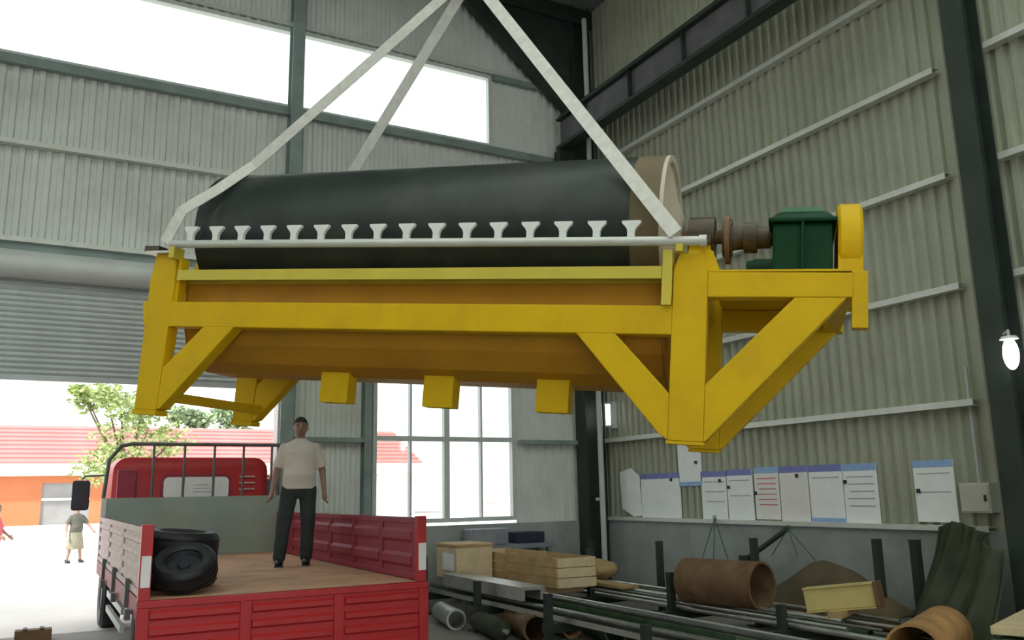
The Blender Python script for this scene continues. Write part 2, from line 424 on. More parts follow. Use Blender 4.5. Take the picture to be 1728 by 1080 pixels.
# ------------------------------------------------------------------ the suspended drum separator
PL = Vector((0.769, 7.825, 3.311))
U = Vector((0.691, -0.717, -0.0896)).normalized(); V = Vector((-U.y, U.x, 0)).normalized() * 1.0
V = Vector((0, 0, 1)).cross(U).normalized(); W = U.cross(V)
MM = Matrix(((U.x, V.x, W.x, PL.x), (U.y, V.y, W.y, PL.y), (U.z, V.z, W.z, PL.z), (0, 0, 0, 1)))
def mw(u, v, w_): return MM @ Vector((u, v, w_))
sep = empty('drum_separator', M=MM)
tag(sep, 'yellow framed magnetic drum separator with black drum hanging from white slings', 'machine')
DV, DW, DR = .75, .845, .615     # drum axis and radius
DEP = 1.5
BT = .13                         # member depth
def member(poly, v0, name, m='yellow', dv=BT):
    return MB().prism([(a, v0, b) for a, b in poly], (0, dv, 0)).build(name, m, sep, bevel=.008)
for v0 in (0.0, DEP - BT):
    member([(-.10, -.105), (4.42, -.105), (4.42, .103), (-.14, .112)], v0, 'long_beam')
    member([(-.07, -.82), (.15, -.82), (.17, .30), (.14, .53), (-.06, .53), (-.09, .30)], v0 - .003, 'leg')
    member([(.15, -.815), (.19, -.80), (.82, -.1), (.52, -.1), (.16, -.46)], v0 + .002, 'brace')
    member([(4.42, -.84), (4.66, -.84), (4.66, .36), (4.62, .48), (4.46, .48), (4.42, .36)], v0 - .003, 'leg')
    member([(3.73, -.1), (4.02, -.1), (4.42, -.52), (4.42, -.84), (4.36, -.80)], v0 + .002, 'brace')
    member([(4.66, .345), (5.62, .335), (5.62, .165), (4.66, .165)], v0, 'platform_beam')
    member([(4.66, -.45), (5.24, .165), (5.57, .165), (4.68, -.83), (4.66, -.84)], v0 + .002, 'brace')
# feet plates
for (a, b) in ((-.08, .16), (4.41, 4.67)):
    for v0 in (-.05, DEP - BT - .05):
        MB().bx(a, b, v0 + .04, v0 + .19, -.862, -.842 if a > 1 else -.82).build('foot_plate', 'yellow', sep)
# cross members from front frame to rear frame
for nm, a, b, lo, hi in (('cross_bar', .16, .25, -.74, -.66), ('cross_bar', 4.5, 4.58, -.74, -.62), ('end_beam', -.02, .12, .22, .44), ('end_beam', 4.46, 4.60, .22, .44), ('end_beam', 5.46, 5.60, .17, .33)):
    MB().bx(a, b, BT, DEP - BT, lo, hi).build(nm, 'yellow', sep, bevel=.006)
MB().bx(4.66, 5.60, .0, DEP, .345, .36).build('platform_plate', 'yellow', sep)
MB().bx(4.345, 4.415, -.035, .10, .10, .50).build('stand_plate', 'yellow_olive', sep, bevel=.004)
MB().bx(.165, .20, .02, .12, .112, .50).build('stand_plate', 'yellow', sep, bevel=.004)
# right end: hook plate on the leg top
MB().prism([(4.60, .01, .36), (4.74, .01, .36), (4.69, .01, .50), (4.60, .01, .52)], (0, .10, 0)).build('gusset', 'yellow', sep)
# tank
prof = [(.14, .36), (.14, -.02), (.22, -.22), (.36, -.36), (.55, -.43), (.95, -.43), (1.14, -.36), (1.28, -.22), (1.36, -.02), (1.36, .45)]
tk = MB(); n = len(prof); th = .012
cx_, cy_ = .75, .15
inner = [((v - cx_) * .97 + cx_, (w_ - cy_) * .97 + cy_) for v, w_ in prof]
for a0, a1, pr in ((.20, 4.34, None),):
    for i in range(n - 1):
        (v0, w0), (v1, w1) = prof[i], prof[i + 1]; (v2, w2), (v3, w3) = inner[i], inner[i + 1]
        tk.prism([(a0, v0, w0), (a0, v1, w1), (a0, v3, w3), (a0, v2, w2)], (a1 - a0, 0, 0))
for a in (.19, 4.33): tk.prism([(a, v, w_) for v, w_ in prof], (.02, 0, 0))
tk.build('tank', 'yellow_tank_shaded', sep)
MB().prism([(.2, .14, .295), (.2, .14, .385), (.2, -.02, .385), (.2, -.02, .295), (.2, -.012, .295), (.2, -.012, .375), (.2, .13, .375), (.2, .13, .295)], (4.14, 0, 0)).build('tank_lip', 'yellow_olive', sep)
for a in (1.42, 2.37, 3.33):
    ob = MB(); 
    for (x0, x1, y0, y1) in ((a, a + .26, .46, .472), (a, a + .26, .60, .612), (a, a + .012, .472, .60), (a + .248, a + .26, .472, .60)): ob.bx(x0, x1, y0, y1, -.655, -.40)
    ob.build('outlet', 'yellow', sep)
# long inclined feed trough behind, seen under the tank at the left
# drum
dr = MB(); dr.lathe((.22, DV, DW), (1, 0, 0), [(0, DR), (4.06, DR)], 72)
dr.build('drum', 'rubber', sep, True)
for a, s in ((.22, -1), (4.28, 1)):
    de = MB(); de.lathe((a, DV, DW), (s, 0, 0), [(-.22, DR + .004), (0, DR + .004), (.03, DR + .006), (.03, DR - .05), (.0, DR - .06), (.05, .30), (.11, .14), (.11, 0)], 72)
    cap = de.build('drum_end_cap', 'drum_end', sep, True)
    if s < 0: cap.data.materials[0] = MATS['rubber']
    else: cap.data.materials.append(MATS['drum_band']); [setattr(p_, 'material_index', 1) for p_ in cap.data.polygons if p_.center.x < 4.281 and abs(p_.normal.x) < .3]
# wash water pipe and its flared nozzles
pp = MB(); pa, pb = Vector((.12, -.05, .605)), Vector((4.63, -.05, .555))
pp.cyl(pa, pb, .034, 14); pp.lathe(pb - Vector((.03, 0, 0)), (1, 0, 0), [(0, .034), (0, .043), (.05, .043), (.05, 0)], 14)
pipe = pp.build('wash_pipe', 'pipe_light', sep, True)
nz = None
for k in range(16):
    u_ = .318 + k * .2532; w_ = pa.z + (pb.z - pa.z) * (u_ - pa.x) / (pb.x - pa.x) + .03
    if nz is None:
        m = MB(); m.prism([(-.026, -.016, 0), (.026, -.016, 0), (.026, -.016, .045), (.036, -.016, .07), (.068, -.016, .105), (.068, -.016, .122), (-.068, -.016, .122), (-.068, -.016, .105), (-.036, -.016, .07), (-.026, -.016, .045)], (0, .032, 0))
        nz = m.build('nozzle', 'nozzle', pipe, loc=(u_, -.05, w_))
    else: copy_of(nz, pipe, (u_, -.05, w_))
for a in (.13, 4.44):
    MB().bx(a, a + .05, -.075, .06, .48, .58).build('pipe_clamp', 'yellow_olive', sep)
MB().bx(-.13, .13, -.06, .12, .53, .548).build('pipe_plate', 'pipe_light', sep)
MB().bx(-.17, -.02, -.03, .09, .548, .60).build('lever', 'oily_steel', sep)
# bearings, shaft, coupling
for a in (-.04, 4.46):
    MB().prism([(a, DV - .3, .44), (a, DV + .3, .44), (a, DV + .2, .70), (a, DV - .2, .70)], (.16, 0, 0)).build('bearing_stand', 'yellow', sep)
    bh = MB(); bh.lathe((a - .02, DV, DW - .04), (1, 0, 0), [(0, 0), (0, .16), (.2, .16), (.2, 0)], 24); bh.bx(a - .01, a + .17, DV - .26, DV + .26, .69, .76)
    bh.build('bearing_housing', 'oily_steel', sep, True)
MB().cyl((-.16, DV, DW - .04), (5.12, DV, DW - .04), .055, 20).build('shaft', 'rust', sep, True)
cp = MB(); cp.lathe((4.70, DV, DW - .05), (1, 0, 0), [(0, .055), (0, .15), (.07, .15), (.07, .10), (.16, .09), (.16, .12), (.26, .12), (.26, .085), (.36, .085)], 28)
cp.build('coupling', 'oily_steel', sep, True)
cp = MB(); cp.lathe((4.72, DV + .02, DW - .06), (1, 0, 0), [(0, .19), (.035, .19), (.035, .13), (0, .13)], 28, True)
cp.build('coupling_ring', 'rust', sep, True)
# gear reducer and yellow guard
rd = empty('gear_reducer'); rd.parent = sep
gb = MB(); gb.prism([(5.08, .44, .36), (5.50, .44, .36), (5.50, .44, .82), (5.08, .44, .82)], (0, .62, 0)); 
gb.build('gearbox_body', 'green', rd, bevel=.03)
gb = MB(); gb.bx(5.05, 5.53, .40, 1.10, .82, .85); gb.prism([(5.06, .42, .85), (5.52, .42, .85), (5.46, .50, .92), (5.12, .50, .92)], (0, .6, 0)); gb.build('gearbox_lid', 'green', rd, bevel=.008)
gb = MB(); gb.bx(5.14, 5.44, .5, 1.0, .92, .955); gb.cyl((5.28, .7, .955), (5.28, .7, .985), .05, 12); gb.build('lid_flange', 'green_pale', rd)
gb = MB(); gb.bx(5.04, 5.54, .36, 1.14, .36, .39); gb.build('mounting_foot', 'green', rd)
for v_ in (.43, .60): 
    MB().bx(5.28, 5.30, v_ - .02, v_, .40, .82).build('rib', 'green', rd)
gd = MB(); gd.lathe((5.535, .74, .70), (1, 0, 0), [(0, 0), (0, .31), (.02, .33), (.15, .33), (.17, .31), (.17, 0)], 48)
gd.bx(5.536, 5.704, .45, 1.03, .30, .70)
gd.build('belt_guard', 'yellow', sep, True)
MB().bx(5.60, 5.70, .0, .10, -.04, .345).build('guard_bracket', 'yellow', sep, bevel=.004)
MB().bx(5.60, 5.70, .1, .95, .25, .34).build('guard_bracket', 'yellow', sep, bevel=.004)
# electric motor on the rear of the platform
mo = MB(); mo.lathe((4.86, 1.22, .58), (1, 0, 0), [(0, 0), (0, .14), (.08, .16), (.5, .16), (.56, .13), (.56, 0)], 24); mo.bx(4.92, 5.3, 1.1, 1.34, .36, .45)
mo.build('motor', 'green', sep, True)

# ------------------------------------------------------------------ slings and hook
def on_v(px, py, v):
    d = ray(px, py); n_ = V; t = ((PL + V * v - CAM).dot(n_)) / d.dot(n_); return CAM + d * t
HK = on_v(788, -30, .75)
def strap(pts, wd, name, label, th=.012):
    mb = MB(); pts = [Vector(p) for p in pts]
    rows = []
    for i, p in enumerate(pts):
        d = (pts[min(i + 1, len(pts) - 1)] - pts[max(i - 1, 0)]).normalized()
        s = d.cross((p - Vector((0, 0, 1.75))).normalized()).normalized(); s = (s + d.cross(V).normalized() * (1 if s.dot(d.cross(V)) > 0 else -1)).normalized()
        nn = d.cross(s).normalized()
        rows.append([p + s * wd / 2 + nn * th / 2, p - s * wd / 2 + nn * th / 2, p - s * wd / 2 - nn * th / 2, p + s * wd / 2 - nn * th / 2])
    vs = [q for r in rows for q in r]; fs = []
    for i in range(len(rows) - 1):
        for k in range(4): fs.append((4 * i + k, 4 * i + (k + 1) % 4, 4 * i + 4 + (k + 1) % 4, 4 * i + 4 + k))
    fs += [(3, 2, 1, 0), tuple(4 * (len(rows) - 1) + k for k in range(4))]
    mb.add(vs, fs)
    return tag(mb.build(name, 'strap'), label, 'sling', 'white webbing slings on the crane hook')
def arc(a, b, sag, n=10):
    a, b = Vector(a), Vector(b); return [a.lerp(b, i / n) - Vector((0, 0, sag * math.sin(pi * i / n))) for i in range(n + 1)]
ring = HK + Vector((0, 0, -.02))
strap(arc(ring + U * .10, mw(4.44, -.10, .60), .0) , .105, 'lifting_sling', 'white webbing sling from the hook to the gearbox end of the drum')
strap(arc(ring - U * .10, on_v(428, 279, .42), .0) + [on_v(370, 318, .13), on_v(308, 355, -.03), mw(.06, -.06, .62)], .09, 'lifting_sling', 'white webbing sling crossing in front of the far drum end')
strap(arc(ring - U * .06 + V * .08, mw(.25, 1.52, .60), .0), .10, 'lifting_sling', 'white webbing sling passing behind the black drum')
hk = empty('crane_hook', HK); tag(hk, 'dark crane hook block holding the white slings', 'hook')
h = MB(); h.box((0, 0, .55), (.34, .22, .42)); h.build('hook_block', 'hook', hk, bevel=.03)
for s in (-1, 1): MB().lathe((s * .175, 0, .6), (s, 0, 0), [(0, 0), (0, .17), (.03, .17), (.03, 0)], 24).build('sheave_cover', 'hook', hk)
h = MB(); h.cyl((0, 0, .34), (0, 0, .16), .04, 12)
pts = [Vector((.0 + .11 * math.sin(a), 0, .06 + .11 * math.cos(a))) for a in [math.radians(x) for x in range(0, 281, 20)]]
h.tube(pts, .035, 10); h.build('hook', 'hook', hk, True)
MB().box((0, 0, .02), (.26, .2, .16)).build('shackle', 'hook', hk, bevel=.02)
for s in (-.09, .09):
    MB().cyl((s, 0, .75), (s, 0, 9.19 - HK.z), .012, 6).build('wire_rope', 'hook', hk)
cb = MB(); cb.bx(HALL_L + .6, 8.5, HK.y - .25, HK.y + .25, 9.2, 10.0); cb.bx(rx - .1, rx + .1, HK.y - 1.2, HK.y + 1.2, 8.9, 9.2); cb.bx(8.4, rx - .1, HK.y - .25, HK.y + .25, 8.95, 9.4)
tag(cb.build('crane_bridge', 'steel_dark'), 'dark crane bridge girder above the hanging machine', 'crane')

# ------------------------------------------------------------------ truck
TX0, TX1, TY0, TY1, TZ = .77, 3.17, 7.57, 13.0, .97
tr = empty('flatbed_truck', ((TX0 + TX1) / 2, TY0, 0)); tag(tr, 'red flatbed truck with its tailgate folded down parked in the doorway', 'truck')
Wd = (TX1 - TX0) / 2; Ln = TY1 - TY0
MB().bx(-Wd + .03, Wd - .03, .02, Ln - .04, TZ - .06, TZ).build('bed_floor', 'bed', tr)
ch = MB(); ch.bx(-.45, -.33, .2, Ln + 2, .6, TZ - .06); ch.bx(.33, .45, .2, Ln + 2, .6, TZ - .06)
for y in (.25, 1.6, 3.0, 4.4): ch.bx(-Wd + .1, Wd - .1, y, y + .1, TZ - .16, TZ - .06)
ch.build('chassis', 'chassis', tr)
sk = MB(); sk.bx(-Wd, -Wd + .05, .03, Ln, TZ - .16, TZ); sk.bx(Wd - .05, Wd, .03, Ln, TZ - .16, TZ); sk.bx(-Wd + .05, Wd - .05, .015, .06, TZ - .16, TZ - .002); sk.build('bed_frame', 'red_weathered_shaded', tr)
# tailgate hanging down
def gate(name, L, Hh, m, bays, ribs, parent, M, outward=-1):
    """panel in local (a along, b up), thickness along c; framed bays with raised horizontal ribs on both faces"""
    o = empty(name); o.parent = parent; o.matrix_local = M
    MB().bx(0, L, -.012, .012, 0, Hh).build('panel', m, o)
    fr = MB(); t = .055
    fr.bx(0, L, -.028, .028, 0, t); fr.bx(0, L, -.028, .028, Hh - t, Hh)
    fr.build('gate_rail', m, o, bevel=.006)
    for i in range(bays + 1):
        a = (L - .09) * i / bays
        MB().bx(a, a + .09, -.03, .03, t, Hh - t).build('stile', m, o, bevel=.006)
    hgt = (Hh - 2 * t) / ribs; rib = None
    for i in range(bays):
        a0 = (L - .09) * i / bays + .10; a1 = (L - .09) * (i + 1) / bays - .01
        for k in range(ribs):
            z = t + hgt * (k + .5)
            if rib is None:
                hr = hgt * .30
                mb = MB(); mb.prism([(0, -.012, -hr), (0, -.034, -hr * .5), (0, -.034, hr * .5), (0, -.012, hr), (0, .012, hr), (0, .034, hr * .5), (0, .034, -hr * .5), (0, .012, -hr)], (a1 - a0, 0, 0))
                rib = mb.build('rib', m, o, loc=(a0, 0, z))
            else: copy_of(rib, o, (a0, 0, z))
    return o
gate('tailgate', Wd * 2 + .04, .60, 'red', 3, 4, tr, Matrix.Translation((-Wd - .02, -.035, TZ - .60)))
Mside = Matrix(((0, 1, 0, 0), (1, 0, 0, 0), (0, 0, 1, 0), (0, 0, 0, 1)))
gate('side_panel', Ln - .06, .55, 'red_pale', 3, 4, tr, Matrix.Translation((-Wd + .035, .05, TZ + .005)) @ Mside)
gate('side_panel', Ln - .06, .56, 'red_weathered_shaded', 6, 2, tr, Matrix.Translation((Wd - .035, .05, TZ + .005)) @ Mside)
for s in (-1, 1):
    MB().bx(s * (Wd - .03) - .045, s * (Wd - .03) + .045, -.03, .045, TZ - .26, TZ + .58).build('corner_post', 'red', tr, bevel=.006)
    lm = MB(); lm.bx(s * (Wd - .03) - .035, s * (Wd - .03) + .035, -.045, -.03, TZ + .10, TZ + .34); lm.build('tail_marker', 'placard_daylit_pane', tr)
# hinges/latches on outer left side
for y in (.9, 2.4, 3.9):
    MB().bx(-Wd - .03, -Wd + .02, y, y + .07, TZ - .14, TZ + .10).build('hinge', 'rack', tr)
for y in (.5, 2.0, 3.6): MB().bx(-Wd - .055, -Wd - .01, y, y + .12, TZ - .20, TZ - .12).build('latch', 'rack', tr)
# headboard and rack
MB().bx(-Wd, Wd, Ln - .04, Ln, TZ, 1.77).build('headboard', 'headboard', tr, bevel=.006)
MB().bx(-Wd, -Wd + .06, Ln - .07, Ln - .04, TZ, 1.77).build('headboard_edge', 'frame_white', tr)
rk = empty('rack'); rk.parent = tr; rk.location = (0, Ln - .02, 1.77)
zt = 2.50 - 1.77
MB().tube([(-Wd + .02, 0, 0), (-Wd + .06, 0, zt - .22), (-Wd + .20, 0, zt - .03), (-Wd + .34, 0, zt), (Wd - .06, 0, zt), (Wd - .06, 0, 0)], .026, 8).build('rack_rail', 'rack', rk, True)
bar = None
for k in range(5):
    x = -Wd + .62 + k * .405
    if bar is None: bar = MB().cyl((0, 0, 0), (0, 0, zt), .018, 8).build('rack_bar', 'rack', rk, True, loc=(x, 0, 0))
    else: copy_of(bar, rk, (x, 0, 0))
# cab
cb = empty('cab'); cb.parent = tr; cb.location = (0, Ln + .25, 0)
cw = 1.06
def cab_sec(y, w_, top, bot, r):
    pts = []
    for a, sx in ((0, 1), (1, -1)): pass
    c = [(w_ - r, top - r, 0), (-(w_ - r), top - r, pi / 2)]
    for (x, z, a0) in c:
        for k in range(6): pts.append((x + r * math.cos(a0 + k * pi / 10), y, z + r * math.sin(a0 + k * pi / 10)))
    return pts + [(-w_ - .02, y, bot), (w_ + .02, y, bot)]
S = [cab_sec(0, cw - .06, 2.26, .75, .20), cab_sec(.06, cw, 2.33, .75, .20), cab_sec(1.1, cw, 2.36, .75, .20), cab_sec(1.45, cw - .02, 2.26, .75, .2), cab_sec(1.8, cw - .02, 1.4, .75, .2)]
m = MB(); n = len(S[0]); m.v = [p for s in S for p in s]
m.f = [(j * n + i, (j + 1) * n + i, (j + 1) * n + (i + 1) % n, j * n + (i + 1) % n) for j in range(len(S) - 1) for i in range(n)] + [tuple(range(n)), tuple(range((len(S) - 1) * n, len(S) * n))[::-1]]
m.build('cab_body', 'red', cb, True)
def rounded(x0, x1, z0, z1, r, y):
    pts = []
    for (x, z, a0) in ((x1 - r, z1 - r, 0), (x0 + r, z1 - r, pi / 2), (x0 + r, z0 + r, pi), (x1 - r, z0 + r, 3 * pi / 2)):
        for k in range(5): pts.append((x + r * math.cos(a0 + k * pi / 8), y, z + r * math.sin(a0 + k * pi / 8)))
    return pts
MB().prism(rounded(-.44, .53, 1.70, 2.09, .09, -.012), (0, .02, 0)).build('window_seal', 'red_weathered_shaded', cb)
wn = MB().prism(rounded(-.40, .49, 1.74, 2.05, .07, -.020), (0, .015, 0)).build('rear_window', 'placard_daylit_pane', cb)  # opaque pane painted bright in place of daylight through the cab
pl = MB(); 
for k in range(3): pl.bx(-.0, .26 - k * .03, -.026, -.0205, 1.83 + k * .05, 1.845 + k * .05)
pl.build('sun_screen_print', 'print_grey', cb)
m = MB(); m.bx(-cw + .05, -cw + .30, -.10, .0, 1.7, 2.16); m.build('air_duct', 'red_weathered_shaded', cb, bevel=.02)
for k, z in enumerate((1.86, 1.95, 2.04)): MB().bx(cw - .42, cw - .2, -.03, .01, z, z + .02).build('vent_louver', 'red_pale', cb)
# mirror on the near side of the cab
pM = onY(136, 836, TY0 + Ln + 1.6) - Vector(((TX0 + TX1) / 2, TY0, 0)) - cb.location
mi = empty('wing_mirror'); mi.parent = cb; mi.location = pM
MB().box((0, 0, 0), (.24, .07, .44)).build('mirror_shell', 'navy', mi, bevel=.04)
MB().box((0, -.037, 0), (.20, .006, .39)).build('mirror_glass', 'chassis', mi)
MB().tube([(.0, .0, .24), (.05, 0, .28), (-cw - pM.x + .05, 0, .30)], .016).build('mirror_arm', 'rack', mi)
m2 = copy_tree(mi, cb); m2.location = (-pM.x, pM.y, pM.z); m2.rotation_euler = (0, 0, pi)
# wheels
def wheel(parent, loc):
    e_ = empty('wheel'); e_.parent = parent; e_.location = loc
    MB().lathe((-.11, 0, 0), (1, 0, 0), [(0, .27), (-.02, .33), (-.02, .42), (.02, .46), (.20, .46), (.24, .42), (.24, .33), (.22, .27)], 28).build('tyre', 'tyre', e_, True)
    MB().lathe((-.10, 0, 0), (1, 0, 0), [(0, .27), (.02, .25), (.05, .12), (.0, .1), (.0, 0)], 24).build('rim', 'rim', e_, True)
    return e_
for s in (-1, 1):
    wheel(tr, (s * (Wd - .25), 1.4, .46)); wheel(tr, (s * (Wd - .25), Ln + .9, .46))
for s in (-1, 1):
    m = MB(); m.bx(s * (Wd - .3) - .2, s * (Wd - .3) + .2, .75, .765, .18, .55); m.build('mud_flap', 'black', tr)
    m = MB(); m.bx(s * (Wd - .08) - .02, s * (Wd - .08) + .02, 2.2, 4.2, .45, .52); m.bx(s * (Wd - .08) - .02, s * (Wd - .08) + .02, 2.2, 4.2, .62, .69); m.build('side_guard', 'frame_white', tr)

# spare tyres on the bed
def tyre_thing(c, axis, R, wd, label, hub=True):
    e_ = empty('spare_tyre', c); tag(e_, label, 'tyre', 'loose tyres on the truck bed')
    ax = Vector(axis).normalized(); h = wd / 2
    pr = [(-h * .8, R * .58), (-h, R * .68), (-h * 1.02, R * .86), (-h * .8, R * .96), (-h * .5, R), (h * .5, R), (h * .8, R * .96), (h * 1.02, R * .86), (h, R * .68), (h * .8, R * .58)]
    MB().lathe((0, 0, 0), ax, pr, 40, True).build('tread', 'tyre', e_, True)
    gv = MB()
    for t in (-.25, 0, .25): gv.lathe((0, 0, 0), ax, [(t * wd - .008, R + .001), (t * wd - .008, R + .006), (t * wd + .008, R + .006), (t * wd + .008, R + .001)], 40)
    gv.build('tread_rib', 'black', e_, True)
    if hub: MB().lathe((0, 0, 0), ax, [(-h * .7, R * .59), (-h * .2, R * .52), (-h * .1, R * .2), (-h * .4, R * .17), (-h * .4, 0)], 32).build('rim', 'chassis', e_, True)
    return e_
tyre_thing((1.18, 8.50, TZ + .115), (0, 0, 1), .325, .22, 'black tyre lying flat at the bottom of the tyre pile', False)
tyre_thing((1.19, 8.52, TZ + .37), (.08, -.05, 1), .325, .24, 'black tyre lying on top of the tyre pile', False)
tyre_thing((1.14, 7.90, TZ + .21), (.18, .50, -.85), .26, .19, 'small black wheel leaning on the tyre pile with grey rim', True)

# ------------------------------------------------------------------ people
def person(loc, rz, label, shirt, trousers, pose, vox=.008, skirt=False, h=1.68, hair_long=False):
    e_ = empty('person', loc); e_.rotation_euler = (0, 0, rz); tag(e_, label, 'person')
    k = h / 1.68; e_.scale = (k, k, k)
    P = dict(hipL=(-.10, 0, .88), hipR=(.10, 0, .88), kneeL=(-.13, -.02, .48), kneeR=(.11, -.03, .48), footL=(-.16, .0, .08), footR=(.12, .02, .08),
             shL=(-.178, 0, 1.335), shR=(.178, 0, 1.335), elL=(-.28, .03, 1.10), elR=(.28, .03, 1.10), haL=(-.32, -.05, .86), haR=(.32, -.06, .86), bend=0)
    P.update(pose)
    P = {a: (Vector(b) if not isinstance(b, (int, float)) else b) for a, b in P.items()}
    def limb(mb, a, b, ra, rb): mb.cone(a, b, ra, rb, 14); mb.ball(a, (ra,) * 3, 14, 8); mb.ball(b, (rb,) * 3, 14, 8)
    b = MB()
    b.loft([((0, .0, .80), .13, .10), ((0, .0, .90), .17, .115), ((0, .0, 1.02), .15, .105), ((0, -.01, 1.15), .155, .11), ((0, -.01, 1.28), .175, .115), ((0, .0, 1.38), .15, .09), ((0, .0, 1.43), .07, .06)])
    limb(b, (0, .005, 1.38), (0, -.01, 1.50), .06, .055)
    b.ball((0, -.02, 1.575), (.077, .095, .115), 20, 14)
    b.ball((0, -.045, 1.53), (.058, .065, .065))                       # jaw
    b.cone((0, -.105, 1.59), (0, -.13, 1.555), .010, .017, 8); b.ball((0, -.123, 1.555), (.018, .014, .013))
    for s in (-1, 1): b.ball((s * .078, -.01, 1.57), (.014, .022, .032))
    for s, S_ in ((-1, 'L'), (1, 'R')):
        sh, el, ha = P['sh' + S_], P['el' + S_], P['ha' + S_]
        limb(b, sh, el, .052, .042); limb(b, el, ha, .041, .028)
        hip, kn, ft = P['hip' + S_], P['knee' + S_], P['foot' + S_]
        limb(b, hip, kn, .085, .058); limb(b, kn, ft, .056, .038)
        d = (ha - el).normalized(); side = Vector((0, -1, 0)); side = (side - d * side.dot(d)).normalized(); out = d.cross(side)
        pc = ha + d * .05
        b.cone(ha, ha + d * .09, .027, .034, 10); b.ball(ha + d * .07, (.024, .036, .042))
        for i, (o_, L) in enumerate(((.030, .068), (.011, .078), (-.010, .072), (-.030, .056))):
            q0 = ha + d * .085 + side * o_; q1 = q0 + d * L * .5 - out * s * .008; q2 = q1 + d * L * .42 - out * s * .024
            limb(b, q0, q1, .0095, .009); limb(b, q1, q2, .009, .0075)
        t0 = ha + d * .03 + side * .025; t1 = t0 + d * .035 + side * .028; t2 = t1 + d * .032 + side * .004
        limb(b, t0, t1, .012, .0105); limb(b, t1, t2, .0105, .009)
        b.ball(ft + Vector((0, -.06, -.04)), (.042, .11, .04))
    def rem(o, v):
        m_ = o.modifiers.new('remesh', 'REMESH'); m_.mode = 'VOXEL'; m_.voxel_size = v; m_.use_smooth_shade = True
        s_ = o.modifiers.new('smooth', 'SMOOTH'); s_.iterations = 8; s_.factor = .5
    body = b.build('body', 'skin', e_); rem(body, vox)
    c = MB()
    c.loft([((0, .0, .86), .192, .14), ((0, .0, .92), .195, .142), ((0, -.02, 1.02), .192, .15), ((0, -.015, 1.15), .182, .135), ((0, -.01, 1.28), .195, .13), ((0, .0, 1.345), .215, .112), ((0, .0, 1.385), .175, .10), ((0, .0, 1.415), .11, .085), ((0, .0, 1.435), .075, .068), ((0, 0, 1.45), .066, .062)])
    for S_ in 'LR':
        sh, el = P['sh' + S_], P['el' + S_]; limb(c, sh, sh.lerp(el, .3), .062, .062); c.cone(sh, sh.lerp(el, .86), .062, .068, 14)
    o = c.build('shirt', shirt, e_); rem(o, vox * 1.3)
    c = MB()
    if skirt:
        c.loft([((0, 0, .40), .27, .2), ((0, 0, .6), .24, .18), ((0, 0, .9), .185, .135), ((0, 0, 1.0), .17, .125)])
    else:
        c.loft([((0, 0, .76), .12, .10), ((0, .005, .82), .180, .132), ((0, .005, .92), .182, .13), ((0, 0, .96), .17, .12)])
        for S_ in 'LR':
            hip, kn, ft = P['hip' + S_], P['knee' + S_], P['foot' + S_]
            limb(c, hip + Vector((0, .005, -.02)), kn, .104, .084); limb(c, kn, ft + Vector((0, .01, .02)), .083, .072)
    o = c.build('trousers' if not skirt else 'skirt', trousers, e_); rem(o, vox * 1.3)
    if not skirt:
        bl = MB(); bl.lathe((0, .003, .90), (0, 0, 1), [(0, .1), (0, .13), (.03, .13), (.03, .1)], 32)
        bl.v = [(x * 1.42, y * 1.04, z) for x, y, z in bl.v]; bl.build('belt', 'belt', e_)
    for S_ in 'LR':
        ft = P['foot' + S_]; c = MB(); c.ball(ft + Vector((0, -.055, -.035)), (.050, .13, .046)); c.ball(ft + Vector((0, .02, -.01)), (.048, .055, .06))
        c.bx(ft.x - .046, ft.x + .046, ft.y - .17, ft.y + .07, ft.z - .08, ft.z - .065)
        c.build('shoe', 'shoe', e_, True)
    c = MB(); n_ = 20; m_ = 9
    for j in range(m_ + 1):
        th_ = pi * .60 * j / m_
        for i in range(n_):
            a = 2 * pi * i / n_; th2 = th_ * (.62 if math.sin(a) < -.3 else 1.0)
            c.v.append((.087 * math.sin(th2) * math.cos(a), -.008 + .102 * math.sin(th2) * math.sin(a), 1.582 + .122 * math.cos(th2)))
    c.f = [(j * n_ + i, (j + 1) * n_ + i, (j + 1) * n_ + (i + 1) % n_, j * n_ + (i + 1) % n_) for j in range(m_) for i in range(n_)]
    o = c.build('hair', 'hair', e_, True); so = o.modifiers.new('solid', 'SOLIDIFY'); so.thickness = .012; so.offset = -1
    fc = MB()
    for s in (-1, 1): fc.ball((s * .032, -.102, 1.585), (.013, .008, .007)); 
    fc.build('eyes', 'eye', e_, True)
    fc = MB()
    for s in (-1, 1): fc.box((s * .033, -.105, 1.605), (.034, .012, .007), Matrix.Rotation(s * .12, 3, 'Y'))
    fc.build('eyebrows', 'hair', e_)
    MB().ball((0, -.106, 1.525), (.024, .010, .007)).build('mouth', 'lip', e_, True)
    return e_
pp_ = onZ(492, 955, TZ)
person((pp_.x + .06, pp_.y, TZ), -.25, 'man in white t-shirt and dark trousers standing on the truck bed', 'shirt_white', 'trousers_dark',
       dict(footL=(-.20, -.04, .08), kneeL=(-.16, -.04, .48), footR=(.10, .05, .08), kneeR=(.11, -.01, .48), elL=(-.255, .05, 1.08), haL=(-.30, .0, .85), elR=(.262, .04, 1.07), haR=(.285, -.06, .83)))
pq = onZ(124, 950, 0)
person((pq.x, pq.y, 0), .5, 'person in dark top and long khaki skirt walking across the sunny yard', 'olive_top', 'khaki',
       dict(footL=(-.16, .1, .08), kneeL=(-.12, .03, .46), footR=(.17, -.05, .08), kneeR=(.12, -.05, .46), elR=(.3, -.1, 1.12), haR=(.38, -.22, .95)), .014, True, 1.62)
pe = onZ(-19, 985, 0)
